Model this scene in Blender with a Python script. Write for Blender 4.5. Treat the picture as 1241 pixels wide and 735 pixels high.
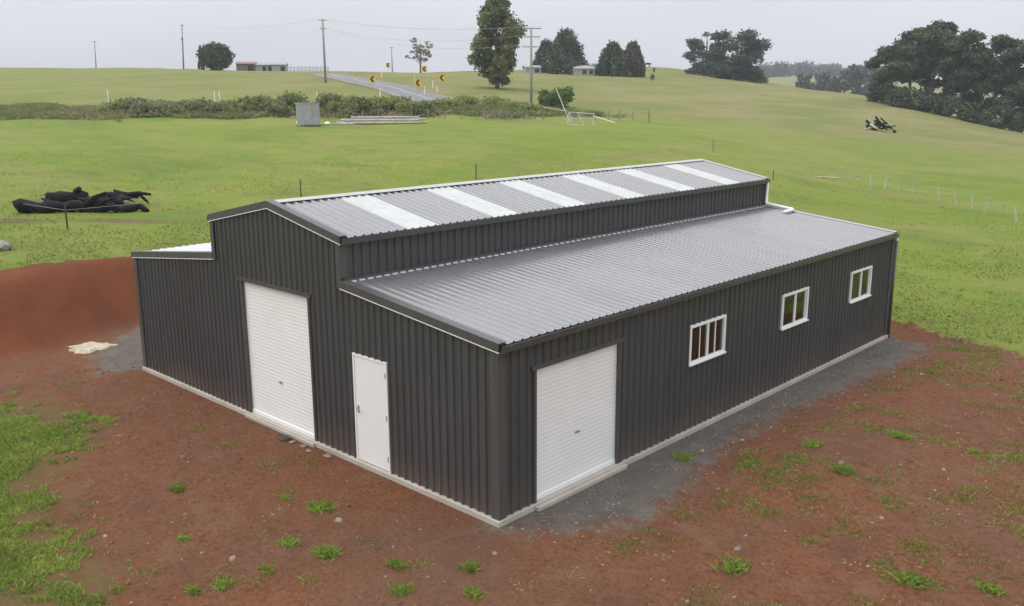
import bpy, math, random
import numpy as np
from mathutils import Matrix, Vector

for o in list(bpy.data.objects): bpy.data.objects.remove(o)
scene = bpy.context.scene
col = scene.collection
rad = math.radians

# ------------------------------------------------------------------ camera
CAM = np.array([9.5036, -9.6702, 6.7172])
YAW, PITCH, ROLL, FPX = 0.759725, -0.224651, -0.005095, 1092.918
_fw = np.array([-math.sin(YAW)*math.cos(PITCH), math.cos(YAW)*math.cos(PITCH), math.sin(PITCH)])
_r0 = np.cross(_fw, [0, 0, 1]); _r0 /= np.linalg.norm(_r0); _u0 = np.cross(_r0, _fw)
_r = math.cos(ROLL)*_r0 + math.sin(ROLL)*_u0
_u = -math.sin(ROLL)*_r0 + math.cos(ROLL)*_u0
cam_d = bpy.data.cameras.new('camera'); cam = bpy.data.objects.new('camera', cam_d); col.objects.link(cam)
cam.matrix_world = Matrix(((_r[0], _u[0], -_fw[0], CAM[0]), (_r[1], _u[1], -_fw[1], CAM[1]), (_r[2], _u[2], -_fw[2], CAM[2]), (0, 0, 0, 1)))
cam_d.sensor_width = 36; cam_d.lens = FPX/1241*36; cam_d.clip_start = 0.1; cam_d.clip_end = 12000
scene.camera = cam

# ------------------------------------------------------------------ sky, sun, exposure
SUN_EL, SUN_DIR = rad(60), Vector((-0.25, -0.30, 0))           # direction towards the sun on the ground plane
w = bpy.data.worlds.new('World'); scene.world = w; w.use_nodes = True
nt = w.node_tree; nt.nodes.clear()
out = nt.nodes.new('ShaderNodeOutputWorld'); bg = nt.nodes.new('ShaderNodeBackground')
sky = nt.nodes.new('ShaderNodeTexSky'); sky.sky_type = 'NISHITA'; sky.sun_disc = False
sky.sun_elevation = SUN_EL; sky.sun_rotation = math.atan2(SUN_DIR.x, SUN_DIR.y); sky.dust_density = 3.0
hsv = nt.nodes.new('ShaderNodeHueSaturation'); hsv.inputs['Saturation'].default_value = 0.25
nt.links.new(sky.outputs[0], hsv.inputs['Color'])
# an even cloud deck (CIE overcast: the deck brightens towards the zenith) over that sky
tc = nt.nodes.new('ShaderNodeTexCoord'); sx = nt.nodes.new('ShaderNodeSeparateXYZ'); nt.links.new(tc.outputs['Generated'], sx.inputs[0])
mp = nt.nodes.new('ShaderNodeMapping'); mp.inputs['Scale'].default_value = (1.2, 1.2, 5.0); nt.links.new(tc.outputs['Generated'], mp.inputs[0])
nz = nt.nodes.new('ShaderNodeTexNoise'); nz.inputs['Scale'].default_value = 2.2; nz.inputs['Detail'].default_value = 5; nt.links.new(mp.outputs[0], nz.inputs['Vector'])
g1 = nt.nodes.new('ShaderNodeMapRange'); g1.inputs['From Min'].default_value = 0; g1.inputs['From Max'].default_value = 1
g1.inputs['To Min'].default_value = 5.5; g1.inputs['To Max'].default_value = 15.0; nt.links.new(sx.outputs['Z'], g1.inputs['Value'])
g2 = nt.nodes.new('ShaderNodeMapRange'); g2.inputs['From Min'].default_value = 0.3; g2.inputs['From Max'].default_value = 0.7
g2.inputs['To Min'].default_value = 0.94; g2.inputs['To Max'].default_value = 1.05; nt.links.new(nz.outputs['Fac'], g2.inputs['Value'])
mm = nt.nodes.new('ShaderNodeMath'); mm.operation = 'MULTIPLY'; nt.links.new(g1.outputs[0], mm.inputs[0]); nt.links.new(g2.outputs[0], mm.inputs[1])
vm = nt.nodes.new('ShaderNodeVectorMath'); vm.operation = 'SCALE'; vm.inputs[0].default_value = (0.965, 0.985, 1.06); nt.links.new(mm.outputs[0], vm.inputs['Scale'])
mx = nt.nodes.new('ShaderNodeMix'); mx.data_type = 'RGBA'; mx.inputs[0].default_value = 0.9
nt.links.new(hsv.outputs[0], mx.inputs[6]); nt.links.new(vm.outputs[0], mx.inputs[7])
nt.links.new(mx.outputs[2], bg.inputs['Color']); bg.inputs['Strength'].default_value = 0.1
nt.links.new(bg.outputs[0], out.inputs[0])
sun_d = bpy.data.lights.new('sun', 'SUN'); sun_d.energy = 1.3; sun_d.angle = rad(60); sun_d.color = (1.0, 0.95, 0.88)
sun = bpy.data.objects.new('sun', sun_d); col.objects.link(sun)
sd_ = SUN_DIR.normalized()*math.cos(SUN_EL) + Vector((0, 0, math.sin(SUN_EL)))
sun.rotation_euler = sd_.to_track_quat('Z', 'Y').to_euler(); sun.location = (0, 0, 60)
vs = scene.view_settings; vs.view_transform = 'Standard'; vs.look = 'None'; vs.exposure = 0.40; vs.gamma = 1.0; vs.use_curve_mapping = False

# ------------------------------------------------------------------ helpers
def tag(o, label=None, cat=None, group=None, kind=None):
    if label: o['label'] = label
    if cat: o['category'] = cat
    if group: o['group'] = group
    if kind: o['kind'] = kind
    return o
def link(name, me, parent=None):
    o = bpy.data.objects.new(name, me); col.objects.link(o)
    if parent: o.parent = parent
    return o
def empty(name, loc, rz=0.0):
    o = bpy.data.objects.new(name, None); col.objects.link(o); o.location = loc; o.rotation_euler = (0, 0, rz)
    o.empty_display_size = 0.2
    return o
def copy_tree(o, parent=None):
    c = o.copy(); col.objects.link(c)
    if parent: c.parent = parent
    for ch in o.children: copy_tree(ch, c)
    return c
class MB:
    def __init__(s): s.v = []; s.f = []
    def quad(s, a, b, c, d):
        n = len(s.v); s.v += [tuple(a), tuple(b), tuple(c), tuple(d)]; s.f.append((n, n+1, n+2, n+3)); return s
    def box(s, x0, x1, y0, y1, z0, z1, M=None):
        n = len(s.v); P = [(x0,y0,z0),(x1,y0,z0),(x1,y1,z0),(x0,y1,z0),(x0,y0,z1),(x1,y0,z1),(x1,y1,z1),(x0,y1,z1)]
        if M is not None: P = [tuple(M @ Vector(p)) for p in P]
        s.v += P; s.f += [tuple(n+i for i in q) for q in ((0,3,2,1),(4,5,6,7),(0,1,5,4),(1,2,6,5),(2,3,7,6),(3,0,4,7))]; return s
    def extrude(s, prof, a, b):
        """closed profile (list of 3-D offsets) swept from point a to point b, capped"""
        n = len(s.v); k = len(prof); a = Vector(a); b = Vector(b)
        s.v += [tuple(a+Vector(p)) for p in prof] + [tuple(b+Vector(p)) for p in prof]
        for i in range(k): j = (i+1) % k; s.f.append((n+i, n+j, n+k+j, n+k+i))
        s.f.append(tuple(n+i for i in reversed(range(k)))); s.f.append(tuple(n+k+i for i in range(k))); return s
    def tube(s, pts, radii, seg=8, jit=0.0, rng=None, cap=True, squash=1.0):
        pts = [Vector(p) for p in pts]; n0 = len(s.v); m = len(pts)
        for i, p in enumerate(pts):
            t = (pts[min(i+1, m-1)] - pts[max(i-1, 0)]).normalized()
            a = t.cross(Vector((0, 0, 1)));
            if a.length < 0.05: a = t.cross(Vector((0, 1, 0)))
            a.normalize(); b = t.cross(a)
            for k in range(seg):
                th = 2*math.pi*k/seg; r = radii[i]*(1 + (rng.uniform(-jit, jit) if jit else 0))
                s.v.append(tuple(p + a*math.cos(th)*r + b*math.sin(th)*r*squash))
        for i in range(m-1):
            for k in range(seg):
                k2 = (k+1) % seg
                s.f.append((n0+i*seg+k, n0+i*seg+k2, n0+(i+1)*seg+k2, n0+(i+1)*seg+k))
        if cap:
            s.f.append(tuple(n0+k for k in reversed(range(seg)))); s.f.append(tuple(n0+(m-1)*seg+k for k in range(seg)))
        return s
    def mesh(s, name, mat, smooth=False):
        me = bpy.data.meshes.new(name); me.from_pydata(s.v, [], s.f); me.update()
        if mat: me.materials.append(mat)
        if smooth: me.polygons.foreach_set('use_smooth', [True]*len(me.polygons))
        return me
    def build(s, name, mat, parent=None, smooth=False):
        return link(name, s.mesh(name, mat, smooth), parent)
def bulk(name, V, F, mat, parent=None, smooth=False, attrs=None):
    """numpy mesh: V (n,3), F (m,k)"""
    me = bpy.data.meshes.new(name); V = np.asarray(V, np.float32); F = np.asarray(F, np.int32); m, k = F.shape
    me.vertices.add(len(V)); me.vertices.foreach_set('co', V.ravel())
    me.loops.add(m*k); me.loops.foreach_set('vertex_index', F.ravel())
    me.polygons.add(m); me.polygons.foreach_set('loop_start', np.arange(0, m*k, k, dtype=np.int32))
    if smooth: me.polygons.foreach_set('use_smooth', np.ones(m, bool))
    me.update(calc_edges=True)
    for an, av in (attrs or {}).items():
        a = me.attributes.new(an, 'FLOAT', 'POINT'); a.data.foreach_set('value', np.asarray(av, np.float32))
    me.materials.append(mat)
    return link(name, me, parent)

# ------------------------------------------------------------------ materials
class N:
    """small node-graph helper"""
    def __init__(s, name):
        s.m = bpy.data.materials.new(name); s.m.use_nodes = True; s.t = s.m.node_tree; s.t.nodes.clear()
        s.out = s.t.nodes.new('ShaderNodeOutputMaterial'); s.b = s.t.nodes.new('ShaderNodeBsdfPrincipled'); s.t.links.new(s.b.outputs[0], s.out.inputs[0])
    def n(s, typ, **kw):
        x = s.t.nodes.new(typ)
        for k, v in kw.items(): setattr(x, k, v)
        return x
    def l(s, a, b): s.t.links.new(a, b)
    def pos(s): return s.n('ShaderNodeNewGeometry').outputs['Position']
    def objc(s): return s.n('ShaderNodeTexCoord').outputs['Object']
    def noise(s, scale, detail=4, rough=0.55, vec=None, sc3=None):
        x = s.n('ShaderNodeTexNoise'); x.inputs['Scale'].default_value = scale; x.inputs['Detail'].default_value = detail; x.inputs['Roughness'].default_value = rough
        vec = vec or s.pos()
        if sc3:
            mp = s.n('ShaderNodeMapping'); mp.inputs['Scale'].default_value = sc3; s.l(vec, mp.inputs[0]); vec = mp.outputs[0]
        s.l(vec, x.inputs['Vector']); return x.outputs['Fac']
    def math(s, op, a, b=None, clamp=False):
        x = s.n('ShaderNodeMath', operation=op, use_clamp=clamp)
        for i, q in enumerate((a, b)):
            if q is None: continue
            if isinstance(q, (int, float)): x.inputs[i].default_value = q
            else: s.l(q, x.inputs[i])
        return x.outputs[0]
    def rng(s, v, a, b, c=0.0, d=1.0, smooth=False):
        x = s.n('ShaderNodeMapRange', interpolation_type='SMOOTHSTEP' if smooth else 'LINEAR')
        for i, q in zip(('From Min', 'From Max', 'To Min', 'To Max'), (a, b, c, d)): x.inputs[i].default_value = q
        s.l(v, x.inputs['Value']); return x.outputs[0]
    def mix(s, f, a, b, blend='MIX'):
        x = s.n('ShaderNodeMix', data_type='RGBA', blend_type=blend)
        if isinstance(f, (int, float)): x.inputs[0].default_value = f
        else: s.l(f, x.inputs[0])
        for i, q in ((6, a), (7, b)):
            if isinstance(q, tuple): x.inputs[i].default_value = (*q, 1)
            else: s.l(q, x.inputs[i])
        return x.outputs[2]
    def attr(s, name): x = s.n('ShaderNodeAttribute'); x.attribute_name = name; return x.outputs['Fac']
    def island(s): return s.n('ShaderNodeNewGeometry').outputs['Random Per Island']
    def bump(s, h, strength=0.3, dist=0.02):
        x = s.n('ShaderNodeBump'); x.inputs['Strength'].default_value = strength; x.inputs['Distance'].default_value = dist
        s.l(h, x.inputs['Height']); s.l(x.outputs[0], s.b.inputs['Normal'])
    def set(s, color=None, rough=None, metal=None, spec=None):
        for nm, q in (('Base Color', color), ('Roughness', rough), ('Metallic', metal), ('Specular IOR Level', spec)):
            if q is None: continue
            if isinstance(q, tuple): s.b.inputs[nm].default_value = (*q, 1)
            elif isinstance(q, (int, float)): s.b.inputs[nm].default_value = q
            else: s.l(q, s.b.inputs[nm])
        return s
def plain(name, c, rough=0.6, metal=0.0, var=0.25, scale=3.0, spec=0.4, bump=0.0):
    g = N(name); nf = g.noise(scale, 5, 0.6, g.objc())
    lo = tuple(x*(1-var) for x in c); hi = tuple(min(1, x*(1+var)) for x in c)
    g.set(g.mix(g.rng(nf, 0.3, 0.7), lo, hi), rough, metal, spec)
    if bump: g.bump(nf, bump, 0.03)
    return g.m
def painted_steel(name, c, rough, var=0.12, spec=0.5, metal=0.0, dust=(0.20, 0.12, 0.08), dustamt=0.25, streak=(7, 7, 0.5)):
    """colour-coated steel: faint sheet-to-sheet tone, fine streaks down the sheet, red dust kicked up low on the walls"""
    g = N(name); oi = g.n('ShaderNodeObjectInfo').outputs['Random']
    st = g.noise(1.0, 4, 0.5, None, streak); big = g.noise(0.45, 4)
    c1 = g.mix(g.rng(st, 0.3, 0.7), tuple(x*(1-var) for x in c), tuple(x*(1+var) for x in c))
    c2 = g.mix(g.rng(oi, 0, 1, 0.0, 0.16), c1, tuple(x*0.6 for x in c))
    sp = g.n('ShaderNodeSeparateXYZ'); g.l(g.pos(), sp.inputs[0])
    low = g.math('MULTIPLY', g.rng(sp.outputs['Z'], 0.0, 0.7, 1, 0, True), g.rng(big, 0.35, 0.7, 0.3, 1.0))
    c3 = g.mix(g.math('MULTIPLY', low, dustamt), c2, dust)
    g.set(c3, g.rng(big, 0.3, 0.7, rough-0.05, rough+0.08), metal, spec)
    g.bump(g.noise(1.6, 2, 0.4), 0.12, 0.05)
    return g.m
M = {}
M['wall'] = painted_steel('charcoal_steel', (0.064, 0.065, 0.0645), 0.42, dustamt=0.45)
M['trim'] = painted_steel('charcoal_flashing', (0.075, 0.075, 0.071), 0.36, dustamt=0.1)
M['roof'] = painted_steel('grey_roof_steel', (0.185, 0.188, 0.196), 0.28, 0.06, 0.8, 0.15, dustamt=0.0, streak=(0.35, 2.2, 0.1))
M['roof'].node_tree.nodes['Principled BSDF'].inputs['Coat Weight'].default_value = 0.35; M['roof'].node_tree.nodes['Principled BSDF'].inputs['Coat Roughness'].default_value = 0.14
M['white_trim'] = plain('white_edge_trim', (0.72, 0.72, 0.70), 0.4, var=0.06)
M['door'] = plain('white_door_paint', (0.78, 0.78, 0.755), 0.35, var=0.025, scale=1.5)
M['roller'] = plain('white_roller_curtain', (0.80, 0.80, 0.775), 0.35, var=0.03, scale=1.2)
M['frame'] = plain('white_window_frame', (0.80, 0.80, 0.78), 0.35, var=0.03)
M['pvc'] = plain('white_plastic_pipe', (0.82, 0.82, 0.80), 0.3, var=0.03)
M['steelgrey'] = plain('galvanised_steel', (0.34, 0.35, 0.36), 0.4, 0.6, var=0.15)
M['black'] = plain('black_plastic', (0.02, 0.02, 0.02), 0.4)
M['gal_box'] = plain('weathered_zinc_sheet', (0.36, 0.37, 0.38), 0.5, 0.2, var=0.16, scale=1.6)
M['pole'] = plain('weathered_pole_timber', (0.30, 0.28, 0.255), 0.85, var=0.2, scale=5)
M['post'] = plain('grey_post_timber', (0.22, 0.20, 0.17), 0.85, var=0.3, scale=6)
M['pale_post'] = plain('pale_split_post', (0.38, 0.36, 0.31), 0.85, var=0.2, scale=6)
M['timber'] = plain('silvered_timber', (0.40, 0.37, 0.32), 0.8, var=0.25, scale=2.5, bump=0.3)
M['white_post'] = plain('white_guide_post', (0.78, 0.77, 0.74), 0.5, var=0.05)
M['wire'] = plain('dull_wire', (0.35, 0.36, 0.37), 0.45, 0.5)
M['picket'] = plain('rusty_steel_picket', (0.09, 0.045, 0.03), 0.7, 0.2)
M['yellow'] = plain('yellow_sign_face', (0.72, 0.46, 0.03), 0.5, var=0.08)
M['sign_black'] = plain('black_sign_face', (0.015, 0.015, 0.014), 0.5)
M['rust'] = plain('rust_red_sheet', (0.22, 0.135, 0.12), 0.7, var=0.25)
M['farwall'] = plain('pale_farm_wall', (0.33, 0.325, 0.31), 0.8, var=0.15)
M['farroof'] = plain('grey_farm_roof', (0.26, 0.27, 0.29), 0.5, var=0.12)
M['cow'] = plain('black_cow_hide', (0.018, 0.016, 0.014), 0.6)
M['rock'] = plain('grey_rock', (0.24, 0.24, 0.22), 0.85, var=0.35, scale=5, bump=0.6)
M['sand'] = plain('pale_sand', (0.40, 0.35, 0.255), 0.95, var=0.35, scale=9, bump=0.5)
g = N('concrete'); a = g.noise(1.2, 6); b = g.noise(28, 3)
c = g.mix(g.rng(a, 0.3, 0.7), (0.36, 0.325, 0.27), (0.47, 0.44, 0.385)); c = g.mix(g.rng(b, 0.55, 0.8, 0, 0.45), c, (0.28, 0.20, 0.15))
g.set(c, 0.85); g.bump(b, 0.3, 0.01); M['concrete'] = g.m
g = N('clear_roof_sheet'); a = g.noise(1.0, 4, 0.6, None, (3, 3, 0.6))
g.set(g.mix(g.rng(a, 0.3, 0.7), (0.57, 0.595, 0.575), (0.67, 0.69, 0.67)), 0.35, 0, 0.5)
tr = g.n('ShaderNodeBsdfTranslucent'); tr.inputs[0].default_value = (0.7, 0.74, 0.72, 1); ms = g.n('ShaderNodeMixShader'); ms.inputs[0].default_value = 0.22
g.l(g.b.outputs[0], ms.inputs[1]); g.l(tr.outputs[0], ms.inputs[2]); g.l(ms.outputs[0], g.out.inputs[0]); M['skylight'] = g.m
g = N('window_glass'); tp = g.n('ShaderNodeBsdfTransparent'); tp.inputs[0].default_value = (0.62, 0.64, 0.58, 1)
gl = g.n('ShaderNodeBsdfGlossy'); gl.inputs['Roughness'].default_value = 0.03; gl.inputs[0].default_value = (0.9, 0.92, 0.88, 1)
lw = g.n('ShaderNodeFresnel'); lw.inputs[0].default_value = 1.55; ms = g.n('ShaderNodeMixShader')
g.l(g.math('ADD', g.math('MULTIPLY', lw.outputs[0], 1.0, True), 0.05, True), ms.inputs[0]); g.l(tp.outputs[0], ms.inputs[1]); g.l(gl.outputs[0], ms.inputs[2]); g.l(ms.outputs[0], g.out.inputs[0]); M['glass'] = g.m
g = N('charred_wood'); a = g.noise(9, 6, 0.7, g.objc(), (1, 1, 1)); b = g.noise(2.0, 3, 0.5, g.objc())
g.set(g.mix(g.rng(b, 0.58, 0.8, 0, 0.5), g.mix(a, (0.003, 0.003, 0.0035), (0.014, 0.0135, 0.014)), (0.045, 0.042, 0.04)), 0.75, 0, 0.25); g.bump(a, 1.0, 0.10); M['char'] = g.m
g = N('bark'); a = g.noise(4, 5, 0.6, g.objc(), (3, 3, 0.7)); g.set(g.mix(a, (0.07, 0.06, 0.05), (0.22, 0.20, 0.17)), 0.9); M['bark'] = g.m
def foliage(name, dark, light, big=0.5, trans=0.15):
    g = N(name); i = g.island(); b = g.noise(big, 3); dark = tuple(x*1.5 for x in dark); light = tuple(x*1.5 for x in light)
    c = g.mix(g.rng(b, 0.35, 0.65), dark, light); c = g.mix(g.rng(i, 0, 1, 0.0, 0.55), c, tuple(x*0.55 for x in dark)); c = g.mix(g.rng(i, 0.75, 1.0, 0, 0.5), c, tuple(min(1, x*1.5) for x in light))
    g.set(c, 0.6, 0, 0.25)
    t = g.n('ShaderNodeBsdfTranslucent'); g.l(c, t.inputs[0]); ms = g.n('ShaderNodeMixShader'); ms.inputs[0].default_value = trans
    g.l(g.b.outputs[0], ms.inputs[1]); g.l(t.outputs[0], ms.inputs[2]); g.l(ms.outputs[0], g.out.inputs[0])
    return g.m
def grass_mat(name, dark, light, big=0.5, trans=0.3):
    """blades lit like turf: their shading normal leans to the vertical"""
    m_ = foliage(name, dark, light, big, trans); t = m_.node_tree; ge = t.nodes.new('ShaderNodeNewGeometry'); v1 = t.nodes.new('ShaderNodeVectorMath'); v1.operation = 'SCALE'; v1.inputs['Scale'].default_value = 0.45; t.links.new(ge.outputs['Normal'], v1.inputs[0])
    v2 = t.nodes.new('ShaderNodeVectorMath'); v2.operation = 'ADD'; v2.inputs[1].default_value = (0, 0, 1); t.links.new(v1.outputs[0], v2.inputs[0]); v3 = t.nodes.new('ShaderNodeVectorMath'); v3.operation = 'NORMALIZE'; t.links.new(v2.outputs[0], v3.inputs[0])
    t.links.new(v3.outputs[0], t.nodes['Principled BSDF'].inputs['Normal'])
    return m_
M['leaf_gum'] = foliage('gum_leaf', (0.075, 0.092, 0.036), (0.15, 0.165, 0.07), 0.35, 0.25)
M['leaf_cypress'] = foliage('cypress_leaf', (0.026, 0.044, 0.018), (0.060, 0.088, 0.034), 0.35, 0.1)
M['leaf_brown'] = foliage('browned_cypress_leaf', (0.045, 0.045, 0.028), (0.075, 0.075, 0.045), 0.35, 0.05)
M['leaf_macro'] = foliage('macrocarpa_leaf', (0.030, 0.044, 0.028), (0.062, 0.080, 0.050), 0.3, 0.05)
M['leaf_pine'] = foliage('pine_needles', (0.024, 0.040, 0.018), (0.075, 0.100, 0.040), 0.2, 0.12)
M['leaf_far'] = foliage('far_leaf', (0.030, 0.045, 0.032), (0.055, 0.072, 0.050), 0.1, 0.05)
M['leaf_bush'] = foliage('bush_leaf', (0.050, 0.085, 0.022), (0.085, 0.125, 0.035), 0.6, 0.1)
M['leaf_bramble'] = foliage('bramble_leaf', (0.11, 0.14, 0.042), (0.21, 0.235, 0.085), 0.25, 0.4)
M['leaf_dead'] = foliage('brown_bracken', (0.110, 0.115, 0.058), (0.19, 0.20, 0.09), 0.4, 0.4)
M['leaf_grey'] = foliage('sparse_grey_leaf', (0.09, 0.09, 0.065), (0.15, 0.15, 0.11), 0.5, 0.1)
M['blade'] = grass_mat('grass_blade', (0.115, 0.160, 0.022), (0.185, 0.225, 0.045), 0.3, 0.4)
M['blade_lush'] = grass_mat('lush_grass_blade', (0.125, 0.19, 0.022), (0.24, 0.32, 0.055), 1.2, 0.45)
M['blade_dry'] = grass_mat('dry_grass_blade', (0.15, 0.125, 0.065), (0.27, 0.22, 0.13), 1.0, 0.2)
M['blade_rough'] = grass_mat('rank_grass_blade', (0.125, 0.155, 0.045), (0.20, 0.215, 0.075), 0.15, 0.4)

# ------------------------------------------------------------------ terrain
FH = np.array([-math.sin(YAW), math.cos(YAW)]); RH = np.array([math.cos(YAW), math.sin(YAW)])
def ray(px, py): return _fw + _r*(px-620.5)/FPX + _u*(367.5-py)/FPX
def z_at(px, py, d):
    q = ray(px, py); return CAM[2] + q[2]*d/(q[:2] @ FH)
# surveyed profiles: bearing -> heights at given distances (image row read off, or a plain height)
PROF = [(-420, [(0, 1.2), (25, 1.3), (60, 2.2), (105, 4.2), (150, 8), (230, 14), (320, 15), (520, 8), (1000, 2), (5000, 0)]),
 (0, [(0, .9), (18, 1.2), ('y', 335, 26), ('y', 255, 40), ('y', 200, 58), ('y', 148, 104), ('y', 122, 126), ('y', 80.5, 232), (300, 15), (450, 9), (1000, 0), (5000, 0)]),
 (200, [(0, .9), (18, 1.1), ('y', 318, 28.5), ('y', 260, 40), ('y', 200, 60), ('y', 148, 105), ('y', 121, 128), ('y', 81, 228), (290, 15), (450, 9), (1000, 0), (5000, 0)]),
 (400, [(0, .5), (25, 1.0), (45, 1.9), ('y', 200, 60), ('y', 150, 105), ('y', 119, 130), ('y', 96, 165), ('y', 85, 205), (300, 12), (450, 6), (1000, 0), (5000, 0)]),
 (600, [(0, 0), (30, .4), (45, 1.2), ('y', 195, 62), ('y', 150, 104), ('y', 132, 116), ('y', 107, 150), ('y', 91, 215), ('y', 84, 265), (330, 15.5), (500, 8), (1000, 0), (5000, 0)]),
 (800, [(0, 0), (30, 0), (45, 1.0), ('y', 190, 64), ('y', 150, 110), ('y', 108, 190), ('y', 76, 330), (420, 20), (600, 12), (1000, 5), (5000, 0)]),
 (920, [(0, 0), (30, 0), (45, .5), ('y', 200, 66), ('y', 155, 112), ('y', 116, 190), ('y', 97, 285), (360, 11), (480, 8), (700, 20), (900, 27), (1300, 27), (5000, 0)]),
 (1000, [(0, 0), (30, 0), (50, .3), ('y', 212, 72), ('y', 160, 118), ('y', 130, 175), ('y', 107, 250), (330, 6), (480, 5), (700, 17), (900, 26), (1300, 26), (5000, 0)]),
 (1100, [(0, 0), (30, 0), (50, .1), ('y', 215, 75), ('y', 175, 115), ('y', 138, 170), ('y', 119, 215), (300, 2), (480, 2), (700, 13), (900, 22), (1300, 26), (5000, 0)]),
 (1241, [(0, 0), (30, 0), (52, -.1), ('y', 230, 65), ('y', 200, 88), ('y', 176, 140), ('y', 164, 185), (290, -6), (480, -2), (700, 10), (900, 18), (1300, 24), (5000, 0)]),
 (1700, [(0, 0), (52, -.4), (100, -1), (200, -5), (300, -8), (480, -4), (900, 14), (1300, 20), (5000, 0)])]
LR = np.linspace(math.log(2.0), math.log(6000.0), 420)
TH = np.radians(np.linspace(-180, 180, 721)); th_k = []; zk = []
for px, pts in PROF:
    th = math.atan((px-620.5)*math.cos(PITCH)/FPX); th_k.append(th); dd = []; zz = []
    for p in pts:
        if p[0] == 'y': dd.append(p[2]/math.cos(th)); zz.append(z_at(px, p[1], p[2]))
        else: dd.append(p[0]/math.cos(th)); zz.append(p[1])
    zk.append(np.interp(np.exp(LR), dd, zz))
zk = np.array(zk); th_k = np.array(th_k)
back = np.interp(np.exp(LR), [0, 60, 300, 1000, 5000], [0, .3, 3, 2, 0])
th_all = np.concatenate([[-math.pi, -2.2], th_k, [2.2, math.pi]]); z_all = np.vstack([back, back, zk, back, back])
TAB = np.stack([np.interp(TH, th_all, z_all[:, j]) for j in range(len(LR))], 1)
def gsm(a, s, ax):
    k = np.arange(-int(3*s), int(3*s)+1); w_ = np.exp(-k*k/(2*s*s)); w_ /= w_.sum()
    a = np.moveaxis(a, ax, -1); p = np.pad(a, [(0, 0), (len(k)//2,)*2], mode='edge')
    return np.moveaxis(sum(w_[i]*p[:, i:i+a.shape[1]] for i in range(len(k))), -1, ax)
TAB = gsm(gsm(TAB, 3.0, 1), 4.0, 0)
def vnoise(x, y, s=1.0, seed=0):
    """smooth hash noise in [-1,1], vectorised"""
    x = np.asarray(x)/s + seed*17.3; y = np.asarray(y)/s - seed*9.1
    xi = np.floor(x); yi = np.floor(y); fx = x-xi; fy = y-yi
    h = lambda a, b: np.modf(np.abs(np.sin(a*127.1 + b*311.7 + seed*3.7)*43758.5453))[0]
    fx = fx*fx*(3-2*fx); fy = fy*fy*(3-2*fy)
    return 2*((h(xi, yi)*(1-fx)+h(xi+1, yi)*fx)*(1-fy) + (h(xi, yi+1)*(1-fx)+h(xi+1, yi+1)*fx)*fy) - 1
def sdist(x, y, poly):
    """signed distance, positive inside"""
    P = np.array(poly, float); x = np.asarray(x, float); y = np.asarray(y, float); d = np.full(x.shape, 1e9); ins = np.zeros(x.shape, bool)
    for i in range(len(P)):
        a = P[i]; b = P[(i+1) % len(P)]; e = b-a; t = np.clip(((x-a[0])*e[0]+(y-a[1])*e[1])/(e @ e), 0, 1)
        d = np.minimum(d, np.hypot(x-a[0]-t*e[0], y-a[1]-t*e[1]))
        c = (a[1] > y) != (b[1] > y)
        with np.errstate(divide='ignore', invalid='ignore'):
            ins ^= c & (x < (b[0]-a[0])*(y-a[1])/((b[1]-a[1]) if b[1] != a[1] else 1e-9)+a[0])
    return np.where(ins, d, -d)
PAD = [(-17.6, -5), (-16.6, -2.3), (-16.3, -1.0), (-17.2, .7), (-17.6, 2.2), (-17, 7), (-15.5, 13), (-14.6, 18.5), (-8, 18.8), (-1, 17.6), (.3, 17.0), (2.3, 16.3), (4, 15.6), (12, 12), (22, 0), (22, -28), (-5, -28), (-18, -12)]
DIRT = [(-21.2, -2.2), (-20.8, -.7), (-20.7, .7), (-20.4, 2.2), (-19.8, 3.4), (-19, 7), (-17, 14), (-15.5, 20), (-8, 20), (-1, 18.4), (.1, 17.4), (2.2, 16.6), (3.8, 15.8), (12, 12), (22, 0), (22, -28), (-5, -28), (-24, -9)]
PATCH = [(-13.4, -3.6), (-11.9, -2.7), (-10.5, -2.35), (-9.2, -2.6), (-8.0, -3.6), (-6.8, -4.6), (-5.2, -4.95), (-3.4, -5.1), (-2.2, -5.3), (-2.4, -6.5), (-4, -9), (-14, -9), (-15, -5)]
GRAVEL = [(-.3, 16.2), (1.25, 15.8), (1.3, 12.4), (.85, 8.8), (.95, 5.6), (1.45, 3), (1.6, 1.9), (.9, .6), (.25, -.1), (-.3, -.1)]
GRAVEL2 = [(-12.5, .3), (-13.3, -.9), (-15.4, -.2), (-17.0, 1.6), (-17.3, 4), (-12.5, 4)]
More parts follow.
